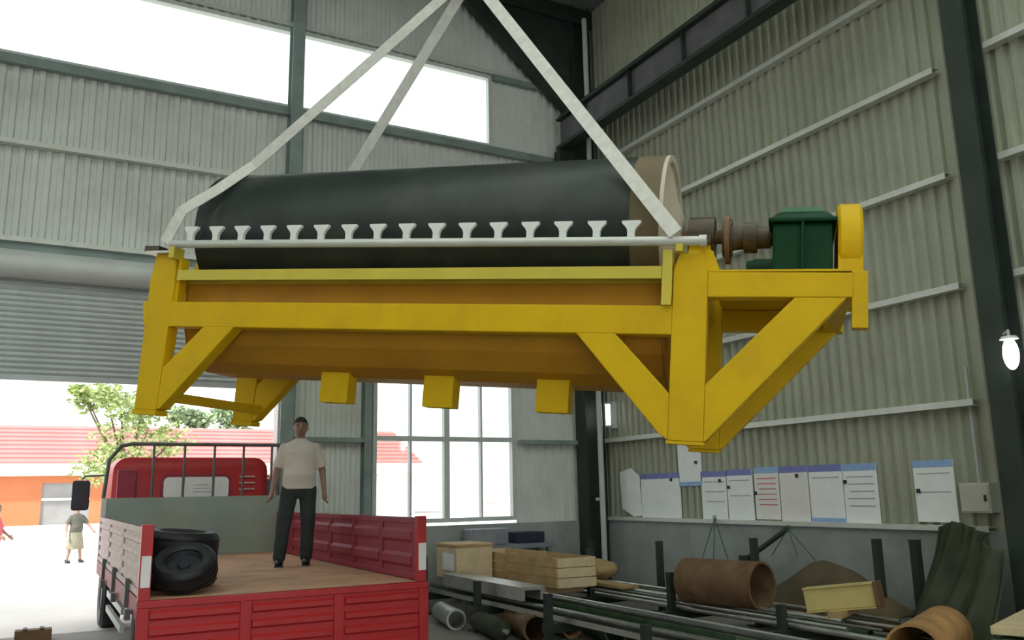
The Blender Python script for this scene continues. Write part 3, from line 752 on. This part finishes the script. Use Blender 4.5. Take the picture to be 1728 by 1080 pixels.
person((pe.x, pe.y, 0), 1.2, 'person in red sleeves and navy trousers at the picture edge outdoors', 'red_shirt', 'navy',
       dict(elR=(.26, -.05, 1.12), haR=(.20, -.22, 1.0), elL=(-.26, -.05, 1.12), haL=(-.2, -.22, 1.0)), .014, False, 1.70)

# ------------------------------------------------------------------ yard beyond the doorway
BY = 74.0
bl = empty('workshop_building', (0, BY, 0)); tag(bl, 'long orange building with a red roof beyond the doorway', 'building')
ez = onY(60, 800, BY).z; bx0, bx1 = -30, onY(700, 720, BY).x
fd0, fd1 = onY(70, 840, BY).x, onY(152, 840, BY).x; dz = onY(110, 815, BY).z
f = MB(); f.bx(bx0, fd0, 0, .3, 0, ez); xw_ = onY(560, 840, BY).x; f.bx(fd1, xw_, 0, .3, 0, ez); MB().bx(xw_, bx1, 0, .3, 0, ez).build('white_facade', 'facade_white', bl); f.bx(fd0, fd1, 0, .3, dz, ez); f.bx(bx0, bx1, 7.5, 8, 0, ez); f.bx(bx1 - .3, bx1, .3, 7.5, 0, ez); f.build('facade', 'facade', bl)
MB().bx(fd0, fd1, .12, .22, 0, dz).build('shutter', 'facade_door', bl); MB().bx(fd0, fd1, .05, .12, dz * .58, dz * .64).build('shutter_bar', 'facade_white', bl)
MB().bx(bx0 - .4, bx1 + .4, -.75, -.45, ez - .15, ez + .75).build('gutter', 'facade_white', bl)
MB().bx(bx0 - .4, bx1 + .4, -.45, .2, ez - .1, ez).build('soffit', 'facade_white', bl)
rzt = onY(60, 719, BY + 7.0).z; cr = None; NC = 9
for k in range(NC):
    y0 = -.6 + k * 7.6 / NC; y1 = y0 + 7.6 / NC + .12; z0 = ez + .75 + k * (rzt - ez - .75) / NC; z1 = z0 + (rzt - ez - .75) / NC
    if cr is None: cr = MB().prism([(bx0 - .5, 0, .0), (bx0 - .5, 0, .14), (bx0 - .5, y1 - y0, z1 - z0 + .06), (bx0 - .5, y1 - y0, z1 - z0 - .05)], (bx1 - bx0 + 1, 0, 0)).build('roof_course', 'roof_tile', bl, loc=(0, y0, z0))
    else: copy_of(cr, bl, (0, y0, z0))
MB().prism([(bx0 - .5, 7.0, rzt), (bx0 - .5, 14.5, ez + .75), (bx0 - .5, 14.5, ez + .6), (bx0 - .5, 7.0, rzt - .12)], (bx1 - bx0 + 1, 0, 0)).build('rear_roof', 'roof_tile', bl)

def tree(base, trunk_h, blobs, nleaf, lm, label, leaf=.2, group=None, drooping=False):
    e_ = empty('tree', base); tag(e_, label, 'tree', group)
    t = MB(); t.cone((0, 0, 0), (0, 0, trunk_h), .16, .10, 10)
    for (c, r) in blobs: t.cone((0, 0, trunk_h * .85), c, .07, .02, 6)
    t.build('trunk', 'bark', e_, True)
    L = MB(); rnd = random.Random(len(blobs) + int(base[0] * 10))
    for (c, r) in blobs:
        for _ in range(int(nleaf / len(blobs))):
            d = Vector((rnd.gauss(0, 1), rnd.gauss(0, 1), rnd.gauss(0, 1))).normalized() * (rnd.random() ** .4)
            p = Vector((c[0] + d.x * r[0], c[1] + d.y * r[1], c[2] + d.z * r[2]))
            a = Vector((rnd.gauss(0, 1), rnd.gauss(0, 1), rnd.gauss(0, .5))).normalized() * leaf * rnd.uniform(.6, 1.3)
            s = a.cross(Vector((rnd.gauss(0, 1), rnd.gauss(0, 1), rnd.gauss(0, 1)))).normalized() * leaf * .28
            L.add([p, p + a * .5 + s, p + a, p + a * .5 - s], [(0, 1, 2, 3)])
    o = L.build('foliage', lm, e_); o['kind'] = 'stuff'
    return e_
TYY = 34.0
tb = onY(215, 800, TYY)
def blob(px, py, rp, ry=None):
    p = onY(px, py, TYY); s = TYY / 1450 * 1.02
    return ((p.x - tb.x, random.uniform(-1, 1), p.z), (rp * s, rp * s, (ry or rp) * s))
tree((tb.x, TYY, 0), onY(215, 800, TYY).z, [blob(160, 790, 30), blob(200, 740, 40), blob(150, 675, 26, 18), blob(200, 690, 34, 22), blob(250, 725, 42), blob(290, 745, 30), blob(175, 665, 30, 18), blob(240, 690, 26), blob(210, 780, 50, 30), blob(135, 660, 14, 8)], 2600, 'leaf', 'airy green leafy tree in the yard behind the truck cab', .22)
for (px, py, r, lb) in ((318, 702, 32, 'pale hazy tree rising above the red roof behind the frame foot'), (396, 698, 34, 'pale rounded tree above the red roof next to the doorway edge')):
    D_ = 105.0 if px < 350 else 114.0; p = onY(px, py, D_); s = D_ / 1450 * 1.02
    tree((p.x, D_, 0), p.z * .7, [((-r * s * .4, 0, p.z), (r * s * .7, 2, r * s * .42)), ((r * s * .5, 0, p.z - .4), (r * s * .6, 2, r * s * .4)), ((0, 0, p.z - 2.5), (r * s * .95, 2, r * s * .5))], 1600, 'leaf_far', lb, .7, 'far trees behind the red roof')
# low pale hut seen through the window
c0 = onY(830, 862, 26.0); hb = empty('meter_cabinet', (c0.x, 26.0, 0)); tag(hb, 'small pale pink cabinet outside the eight paned window', 'cabinet')
hz = onY(830, 848, 26).z
MB().bx(-.26, .26, 0, .4, .08, hz).build('body', 'facade_white', hb, bevel=.02); MB().bx(-.22, .22, -.02, 0, .18, hz - .1).build('door', 'paper_warm', hb); MB().bx(-.3, .3, -.05, .45, hz, hz + .06).build('lid', 'facade_white', hb); MB().bx(-.24, .24, .02, .38, 0, .08).build('plinth', 'dado', hb)
b0 = onZ(55, 1080, 0); tb_ = empty('timber_block', (b0.x, b0.y - .05, 0)); tag(tb_, 'short brown timber block on the floor by the doorway', 'block')
MB().bx(-.21, .21, -.10, .10, 0, .14).build('beam', 'rust', tb_, bevel=.012); MB().bx(-.12, -.07, -.105, .105, .14, .155).build('strap', 'chassis', tb_); MB().bx(.07, .12, -.105, .105, .14, .155).build('strap', 'chassis', tb_)

# ------------------------------------------------------------------ notices on the side wall
NX = XW - .06
def notice(quad, m, head, label, lines=0, line_m='print_grey', foot=None, clip=None, name='notice_sheet', rows=None):
    """quad: pixel corners TL, TR, BR, BL"""
    P = [onX(px, py, NX) for px, py in quad]
    y0 = (P[0].y + P[3].y) / 2; y1 = (P[1].y + P[2].y) / 2; zt = (P[0].z + P[1].z) / 2; zb = (P[2].z + P[3].z) / 2
    e_ = empty(name, (NX, (y0 + y1) / 2, zb)); tag(e_, label, 'notice', 'notice boards on the olive wall')
    hw = abs(y0 - y1) / 2; H_ = zt - zb
    MB().bx(-.006, .006, -hw, hw, 0, H_).build('board', m, e_)
    if head: MB().bx(-.009, -.0062, -hw, hw, H_ * .88, H_).build('header_band', head, e_)
    if foot: MB().bx(-.009, -.0062, -hw, hw, 0, H_ * .1).build('footer_band', foot, e_)
    for k in range(lines):
        z = H_ * (.78 - k * .6 / max(1, lines)); MB().bx(-.0085, -.0062, -hw * .8, hw * .8 * (1 - .1 * (k % 3)), z - .008, z + .008).build('printed_line', line_m, e_)
    if clip: MB().bx(-.03, -.0092, hw * clip[0] - .02, hw * clip[0] + .02, H_ * clip[1] - .025, H_ * clip[1] + .025).build('clip', 'black', e_)
    return e_
notice([(1183, 796), (1228, 794), (1229, 878), (1187, 878)], 'paper', 'print_blue', 'white notice board with purple blue header, first right of the raised sheet', 3, clip=(-.5, .8))
notice([(1226, 793), (1271, 791), (1272, 878), (1229, 878)], 'paper', 'print_blue', 'white notice board with faint figure drawing and blue header', 2, clip=(.8, .65))
notice([(1273, 789), (1314, 787), (1317, 876), (1276, 877)], 'paper_warm', 'print_cyan', 'notice board with rows of red printed lines', 6, 'print_red', clip=(.9, .5))
notice([(1316, 787), (1364, 785), (1367, 882), (1319, 882)], 'paper_warm', 'print_blue', 'plain warm white notice board with a black clip near its blue header', 0, clip=(-.3, .82))
notice([(1366, 785), (1422, 783), (1426, 884), (1369, 884)], 'paper', 'print_blue', 'white notice board with blue header and blue print in its lower corner', 1, foot='print_cyan')
notice([(1424, 783), (1478, 781), (1487, 885), (1427, 885)], 'paper', 'print_cyan', 'white notice board with grey ruled lines at the end of the row', 5, clip=(.85, .7))
notice([(1541, 778), (1608, 774), (1618, 881), (1549, 881)], 'paper', 'print_cyan', 'lone white notice board with light blue header near the steel column', 2, clip=(.8, .5))
notice([(1082, 800), (1148, 797), (1150, 878), (1084, 876)], 'paper', 'print_blue', 'wide white notice sheet with ragged foot and dark blue header by the corner', 0, clip=(-.6, .85))
notice([(1143, 750), (1182, 749), (1185, 820), (1147, 820)], 'paper', None, 'white sheet pinned higher than the other notices with a blue lower edge', 0, foot='print_cyan', clip=(-.6, .55))
# torn sheet next to the corner: sagging, with curled top
q = [onX(px, py, NX - .02) for px, py in ((1046, 797), (1064, 790), (1078, 803), (1083, 870), (1070, 872), (1050, 858))]
tn = MB().prism([(0, p.y - q[0].y, p.z - q[0].z) for p in q], (.012, 0, 0)).build('torn_sheet', 'paper', loc=tuple(q[0])); tag(tn, 'torn white sheet sagging at the corner end of the notices', 'notice', 'notice boards on the olive wall')
# switch box
sb0 = onX(1630, 815, XW - .05); sb1 = onX(1688, 866, XW - .05)
sb = empty('switch_box', (XW - .05, (sb0.y + sb1.y) / 2, sb1.z)); tag(sb, 'beige electrical switch box on the wall beside the steel column', 'box')
hh = sb0.z - sb1.z; hw = abs(sb0.y - sb1.y) / 2
MB().bx(-.14, .04, -hw, hw, 0, hh).build('housing', 'box_grey', sb, bevel=.008); MB().bx(-.15, -.14, -hw * .92, hw * .92, .02, hh - .02).build('door', 'box_grey', sb, bevel=.004); MB().bx(-.17, -.15, -hw * .8, -hw * .68, hh * .4, hh * .6).build('handle', 'black', sb)
MB().cyl((-.03, 0, hh), (-.03, 0, hh + 1.3), .015, 8).build('conduit', 'pipe_grey', sb)
# lamps on the wall
lp = onX(1026, 700, XW - .2); e_ = empty('tube_lamp', tuple(lp)); tag(e_, 'small upright tube lamp glowing beside the corner downpipe', 'lamp')
MB().cyl((0, 0, -.19), (0, 0, .19), .045, 12).build('tube', 'lamp_glow', e_, True); MB().bx(.02, .17, -.05, .05, -.24, .24).build('holder', 'frame_white', e_)
for z in (-.22, .19): MB().bx(-.05, .05, -.05, .05, z, z + .03).build('cap', 'pipe_grey', e_)
lp = onX(1706, 597, 8.62); e_ = empty('bulkhead_lamp', tuple(lp)); tag(e_, 'bright oval lamp on a short arm at the steel column', 'lamp')
MB().ball((0, 0, 0), (.075, .075, .165), 20, 12).build('globe', 'lamp_glow', e_, True)
MB().tube([(0, 0, .16), (0, 0, .24), (.14, 5.31 - lp.y, .24)], .014).build('bracket', 'pipe_grey', e_)
MB().lathe((0, 0, .15), (0, 0, 1), [(0, .09), (.03, .07), (.03, 0)], 20).build('cap', 'frame_white', e_)

# ------------------------------------------------------------------ stock area along the side wall
def rack_frame(y, xs, tall, label):
    e_ = empty('stock_rack', (0, y, 0)); tag(e_, label, 'rack', 'bar stock racks along the wall')
    MB().bx(min(xs) - .05, max(xs) + .05, -.06, .06, .20, .30).build('cross_beam', 'steel_dark', e_)
    for x, t in zip(xs, tall):
        MB().bx(x - .04, x + .04, -.04, .04, 0, t).build('upright', 'steel_dark', e_)
        MB().bx(x - .10, x + .10, -.10, .10, 0, .015).build('foot', 'steel_dark', e_)
    return e_
rack_frame(12.4, (5.20, 6.95, 8.2), (.82, .78, .95), 'dark rack frame of bar stock nearest the eight paned window')
rack_frame(10.5, (5.15, 6.92, 8.15), (.62, .95, 1.0), 'dark rack frame of bar stock crossing under the wooden crate')
rack_frame(8.7, (5.15, 6.9, 8.3), (.62, .75, 1.1), 'dark rack frame of bar stock under the rusty pipe section')
rack_frame(6.9, (5.15, 6.9, 8.45), (.5, .55, 1.15), 'dark rack frame of bar stock beside the green tarpaulin')
rnd = random.Random(3)
bars = [(5.35, 6.2, 12.9, .335, .030, 'bar_bright'), (5.47, 5.8, 12.6, .33, .025, 'bar_steel'), (5.60, 6.4, 13.0, .345, .040, 'bar_steel'), (5.74, 5.4, 12.0, .33, .026, 'bar_bright'),
        (5.90, 6.0, 12.8, .34, .034, 'bar_green'), (6.03, 5.6, 11.4, .335, .03, 'bar_bright'), (6.18, 6.0, 12.9, .35, .045, 'bar_steel'), (6.33, 5.2, 9.9, .33, .025, 'bar_bright'),
        (7.00, 5.6, 12.8, .335, .03, 'bar_bright'), (7.14, 6.0, 12.9, .35, .045, 'bar_green'), (7.30, 5.3, 12.2, .33, .028, 'bar_steel'), (7.46, 6.2, 12.8, .34, .035, 'bar_bright'),
        (7.62, 5.6, 12.6, .345, .04, 'rust'), (7.78, 5.9, 12.4, .33, .026, 'bar_bright'), (7.95, 5.7, 12.9, .34, .036, 'bar_steel'), (5.40, 6.0, 11.0, .40, .03, 'bar_steel'), (5.66, 6.2, 12.4, .42, .025, 'bar_green'), (7.22, 6.4, 12.0, .415, .024, 'bar_bright'), (5.52, 5.9, 12.2, .40, .016, 'bar_bright'), (6.10, 5.7, 12.6, .41, .016, 'bar_bright'), (6.94, 6.1, 12.9, .40, .018, 'bar_bright'), (7.08, 5.8, 12.5, .41, .016, 'bar_steel'), (7.38, 5.6, 12.7, .40, .017, 'bar_bright'), (7.70, 6.1, 12.0, .41, .018, 'bar_bright')]
BL = {'bar_bright': 'bright bare steel bar lying lengthwise on the stock racks', 'bar_steel': 'dull dark steel bar lying lengthwise on the stock racks', 'bar_green': 'greenish painted steel bar lying lengthwise on the stock racks', 'rust': 'thick rusty steel bar lying lengthwise on the stock racks'}
ORD = ['first', 'second', 'third', 'fourth', 'fifth', 'sixth', 'seventh', 'eighth', 'ninth', 'tenth', 'eleventh', 'twelfth']
outer = sorted([b[0] for b in bars if b[0] < 6.7]); inner_ = sorted([b[0] for b in bars if b[0] > 6.7])
for x, y0, y1, z, r, m in bars:
    mb = MB()
    if rnd.random() < .45:      # angle iron
        s = r * 1.9; mb.prism([(x - s, y0, z - r + .002), (x + s, y0, z - r + .002), (x + s, y0, z - r + .012), (x - s + .01, y0, z - r + .012), (x - s + .01, y0, z + r), (x - s, y0, z + r)], (rnd.uniform(-.05, .05), y1 - y0, 0))
    else: mb.lathe((x, y0, z), (0, 1, 0), [(0, r * .8), (0, r), (y1 - y0, r), (y1 - y0, r * .8)], 10, True)
    nm_ = BL[m].split(' lying')[0] + ((', %s from the truck in the bundle under the crate' % ORD[outer.index(x)]) if x < 6.7 else (', %s from the wall in the bundle under the rusty pipe' % ORD[::1][len(inner_) - 1 - inner_.index(x)]))
    tag(mb.build('steel_bar', m, smooth=True), nm_, 'bar', 'steel bars on the stock racks')

# long open wooden crate
cr = empty('wooden_crate', (6.5, 10.2, .47)); tag(cr, 'long open crate of tan boards lying on the bar stock', 'crate')
cl, cwid, chh = 2.55, .62, .40
for k in range(3):
    for s in (-1, 1): MB().bx(s * cwid / 2 - .012, s * cwid / 2 + .012, 0, cl, .01 + k * .132, .128 + k * .132).build('board', 'wood', cr)
    for y in (-.012, cl - .012): MB().bx(-cwid / 2 + .012, cwid / 2 - .012, y, y + .024, .01 + k * .132, .128 + k * .132).build('board', 'wood_pale', cr)
for s in (-1, 1):
    for y in (.1, cl / 2, cl - .16): MB().bx(s * (cwid / 2 - .037) - .025, s * (cwid / 2 - .037) + .025, y, y + .06, 0, chh).build('batten', 'wood', cr)
MB().bx(-cwid / 2 + .012, cwid / 2 - .012, .012, cl - .012, 0, .012).build('base_board', 'wood', cr)
for y in (.3, cl - .4): MB().bx(-cwid / 2, cwid / 2, y, y + .09, -.09, -.001).build('skid', 'wood', cr)
# pale chest beyond the crate
cc = onY(785, 960, 12.2)
ch_ = empty('pale_box', (5.85, 12.0, .46)); tag(ch_, 'cream box with a white end beside the wooden crate', 'box')
MB().bx(-.3, .3, 0, .75, .03, .50).build('body', 'wood_pale', ch_, bevel=.01); MB().bx(-.32, .32, -.02, .77, .50, .54).build('lid', 'wood', ch_, bevel=.006); MB().bx(-.305, -.30, .1, .5, .15, .4).build('label_plate', 'paper', ch_)
for x in (-.25, .2): MB().bx(x, x + .05, 0, .75, 0, .03).build('runner', 'wood', ch_)
# low pale channel in front of crate
lc = MB(); lc.prism([(5.30, 9.6, .44), (5.36, 9.6, .44), (5.36, 9.6, .56), (5.58, 9.6, .56), (5.58, 9.6, .44), (5.64, 9.6, .44), (5.64, 9.6, .60), (5.30, 9.6, .60)], (0, 2.35, 0))
tag(lc.build('steel_channel', 'bar_bright'), 'pale upturned steel channel in front of the wooden crate', 'channel')
# grey machine under the window
gm_ = empty('workbench', (6.9, 13.2, 0)); tag(gm_, 'low grey workbench standing under the eight paned window', 'workbench')
MB().bx(-.8, .95, -.22, .25, .82, .90).build('top', 'grey_machine', gm_, bevel=.01); MB().bx(-.7, .85, -.18, .22, .35, .40).build('shelf', 'grey_machine', gm_)
for x in (-.74, .83):
    for y in (-.18, .16): MB().bx(x, x + .06, y, y + .06, 0, .82).build('leg', 'grey_machine', gm_)
MB().bx(-.6, .1, -.15, .2, .90, 1.16).build('tool_case', 'grey_machine', gm_, bevel=.02); MB().bx(.25, .8, -.15, .2, .90, 1.08).build('tool_case', 'navy', gm_, bevel=.02)
# tan sack and board by the corner
sp = onZ(1022, 962, .45)
sk_ = MB(); sk_.ball((7.75, 11.6, .55), (.30, .42, .15), 20, 12); sk_.v = [(x, y, max(.39, z + .02 * math.sin(y * 17) * math.cos(x * 13))) for x, y, z in sk_.v]
tag(sk_.build('sack', 'wood', smooth=True), 'slumped tan sack on the bar stock near the corner', 'sack')
tag(MB().bx(7.02, 7.30, 9.9, 11.3, .44, .475).build('plank', 'wood'), 'single brown plank lying beside the tan sack', 'plank')

def open_pipe(p0, p1, R, th, m, name, label, cat='pipe', group=None, n=40):
    p0, p1 = Vector(p0), Vector(p1); L = (p1 - p0).length; e_ = empty(name, tuple(p0)); tag(e_, label, cat, group)
    MB().lathe((0, 0, 0), p1 - p0, [(0, R), (L, R), (L, R - th), (0, R - th)], n, True).build('shell', m, e_, True)
    MB().lathe((0, 0, 0), p1 - p0, [(-.004, R + .004), (.03, R + .004), (.03, R - th - .003), (-.004, R - th - .003)], n, True).build('rim', m, e_, True)
    return e_
a = onX(1287, 985, 7.45); b_ = onX(1185, 978, 7.45)
open_pipe((7.22, 7.48, .665), (7.0, 8.50, .665), .265, .02, 'rust', 'rusty_pipe_section', 'short wide rusty pipe section with an open dark end')
for (x, y) in ((7.2, 8.9), (7.97, 8.9)): pass
open_pipe((6.70, 5.2, .33), (7.75, 5.64, .36), .24, .016, 'rust_light', 'rusty_pipe_section', 'orange rusted pipe at the bottom edge below the cream box beam')
# cream box beam
c0 = onX(1362, 1012, 7.3); c1 = onX(1480, 1003, 7.6)
Mx = Matrix.Rotation(math.atan2(c1.y - c0.y, c1.x - c0.x), 3, 'Z')
bb = empty('box_beam', tuple(c0.lerp(c1, .5))); tag(bb, 'cream painted box beam lying across the bar stock', 'beam'); Lb = (c1 - c0).length
Mx = Mx @ Matrix.Rotation(-.13, 3, 'Y')
MB().box((0, 0, 0), (Lb, .16, .22), Mx).build('web', 'cream_paint', bb, bevel=.008)
MB().box(Mx @ Vector((0, 0, .118)), (Lb, .2, .014), Mx).build('flange', 'cream_paint', bb); MB().box(Mx @ Vector((0, 0, -.118)), (Lb, .2, .014), Mx).build('flange', 'cream_paint', bb)
MB().box(Mx @ Vector((Lb / 2 + .02, 0, 0)), (.03, .22, .26), Mx).build('end_plate', 'rust', bb)
MB().box((bb.location.x * 0, 0, -.155), (.16, .5, .06), Mx).build('bearer', 'wood', bb)

def drape(name, m, label, nu, nv, fn, cat='tarpaulin'):
    mb = MB(); mb.v = [tuple(fn(i / (nu - 1), j / (nv - 1))) for j in range(nv) for i in range(nu)]
    mb.f = [(j * nu + i, j * nu + i + 1, (j + 1) * nu + i + 1, (j + 1) * nu + i) for j in range(nv - 1) for i in range(nu - 1)]
    o = mb.build(name, m, smooth=True); so = o.modifiers.new('solid', 'SOLIDIFY'); so.thickness = .012
    return tag(o, label, cat)
# brown sheet over a heap
def heap(u, v):
    x = 8.0 + (u - .5) * 1.5; y = 8.2 + (v - .5) * 2.1; r = math.hypot((u - .5) * 2, (v - .5) * 2)
    return (x + .03 * math.sin(9 * v), y, .34 + .55 * max(0, 1 - r ** 1.3) + .035 * math.sin(u * 17 + v * 9) * (1 - min(1, r)) + .02)
def heap2(u, v):
    p = heap(u, v); return (8.0 + .42 + (u - .5) * 1.05, p[1] - .58, p[2] * .95 + .03 * math.sin(v * 23) * u)
drape('brown_tarpaulin', 'brown_cloth', 'brown tarpaulin thrown over a heap behind the rusty pipe', 28, 28, heap2)
# green tarpaulin hanging from the wall rail and spreading out
def hang(u, v):
    top = 1.30 - .16 * abs(u - .22) * 2.0 * (1 - v) - .06 * max(0, u - .5); y = 6.42 - u * (.95 + .25 * v) + .22 * v
    fold = .06 * math.sin(u * 21) * (.3 + v) + .03 * math.sin(u * 47 + 3 * v)
    x = 9.0 - .10 - .36 * max(0, min(1, (5.85 - y) / .2)) - (.82 * v ** 1.6) * (.55 + .45 * math.sin(u * pi)) + fold
    return (x, y, top * (1 - v) + .05 + .10 * v * (1 + .3 * math.sin(u * 13)))
drape('green_tarpaulin', 'olive_cloth', 'dark green tarpaulin hanging from the wall rail beside the column', 40, 24, hang)
# boards at the right edge
for k, (x, y, z, L, rz_, m, lb) in enumerate(((8.1, 5.05, .50, 1.5, .35, 'wood_pale', 'pale board on top of the pile at the column foot'), (8.05, 4.9, .40, 1.5, .20, 'bar_green', 'greenish board in the middle of the pile at the column foot'), (7.98, 4.83, .31, 1.7, .28, 'wood', 'brown board at the bottom of the pile at the column foot'))):
    o = MB().box((0, 0, 0), (L, .26, .07), Matrix.Rotation(rz_, 3, 'Z')).build('board', m, bevel=.006); o.name = 'timber_board'; o.location = (x, y, z); tag(o, lb, 'board', 'boards at the column foot')
bs = empty('trestle', (8.05, 4.9, 0)); tag(bs, 'low dark trestle carrying boards at the column foot', 'trestle')
MB().bx(-.55, -.45, -.25, .25, .18, .27).build('beam', 'steel_dark', bs); MB().bx(.45, .55, -.25, .25, .18, .27).build('beam', 'steel_dark', bs)
for x in (-.5, .5):
    for y in (-.2, .2): MB().bx(x - .03, x + .03, y - .03, y + .03, 0, .18).build('leg', 'steel_dark', bs)
# leaning dark jib arm and tool
j0 = onX(1258, 945, 8.55); j1 = onX(1332, 890, 8.75)
jb = MB(); jb.cyl(j0, j1, .035, 10); jb.cyl(j0, (j0.x, j0.y, .0), .03, 8); jb.box(j0, (.12, .14, .12)); tag(jb.build('jib_arm', 'steel_dark', smooth=True), 'dark slanting jib arm in front of the notices', 'jib')
for anchor, ends, lb in (((1206, 874), ((1184, 946), (1204, 950), (1228, 944)), 'thin green rope sling hanging from the wall rail under the notices'), ((1330, 892), ((1302, 938), (1346, 940), (1376, 946)), 'thin green rope sling hanging from the jib arm tip')):
    a_ = onX(*anchor, 9.06 if anchor[0] < 1300 else 8.72); rp = MB()
    for q_ in ends: rp.cyl(a_, onX(*q_, 8.6), .007, 6)
    rp.torus(a_, (1, 0, 0), .03, .008, 16, 6); tag(rp.build('rope_sling', 'bar_green', smooth=True), lb, 'rope')
p = onX(1551, 985, 8.8)
o = MB(); o.bx(-.045, .045, -.045, .045, .01, 1.12); o.bx(-.11, .11, -.11, .11, 0, .01); o.bx(-.05, .05, -.05, .05, 1.12, 1.135)
tag(o.build('steel_post', 'steel_dark', loc=(8.8, p.y, 0)), 'dark steel post standing between the notices and the green tarpaulin', 'post')
# clutter below the bar stock, nearest the camera
for i, (px, py, r, m, lb) in enumerate(((770, 1046, .13, 'bar_bright', 'short steel pipe end gleaming beside the truck tailgate'), (905, 1062, .16, 'rust', 'short rusty pipe lying below the bar stock'), (965, 1060, .12, 'rust_light', 'short tan pipe lying next to the rusty one'), (1040, 1066, .15, 'bar_green', 'short green pipe lying below the bar stock'), (1120, 1070, .15, 'rust', 'short rusty pipe between green pipe and bar stock'))):
    p = onZ(px, py, r); 
    s_ = 1.0
    open_pipe((p.x, p.y, r + .002), (p.x + .18, p.y + .9, r + .002), r, .02, m, 'short_pipe', lb, 'pipe', None, 24)
p = onZ(850, 1062, .15)
gc = empty('gas_cylinder', (p.x, p.y, .13)); tag(gc, 'olive gas cylinder lying on the floor below the wooden crate', 'cylinder')
MB().lathe((0, 0, 0), (.15, 1, 0), [(0, 0), (.0, .05), (.06, .115), (.1, .125), (.95, .125), (1.0, .1), (1.0, 0)], 24).build('body', 'olive_cloth', gc, True); MB().cyl((0, -.08, 0), (0, 0, 0), .03, 10).build('valve', 'bar_bright', gc)
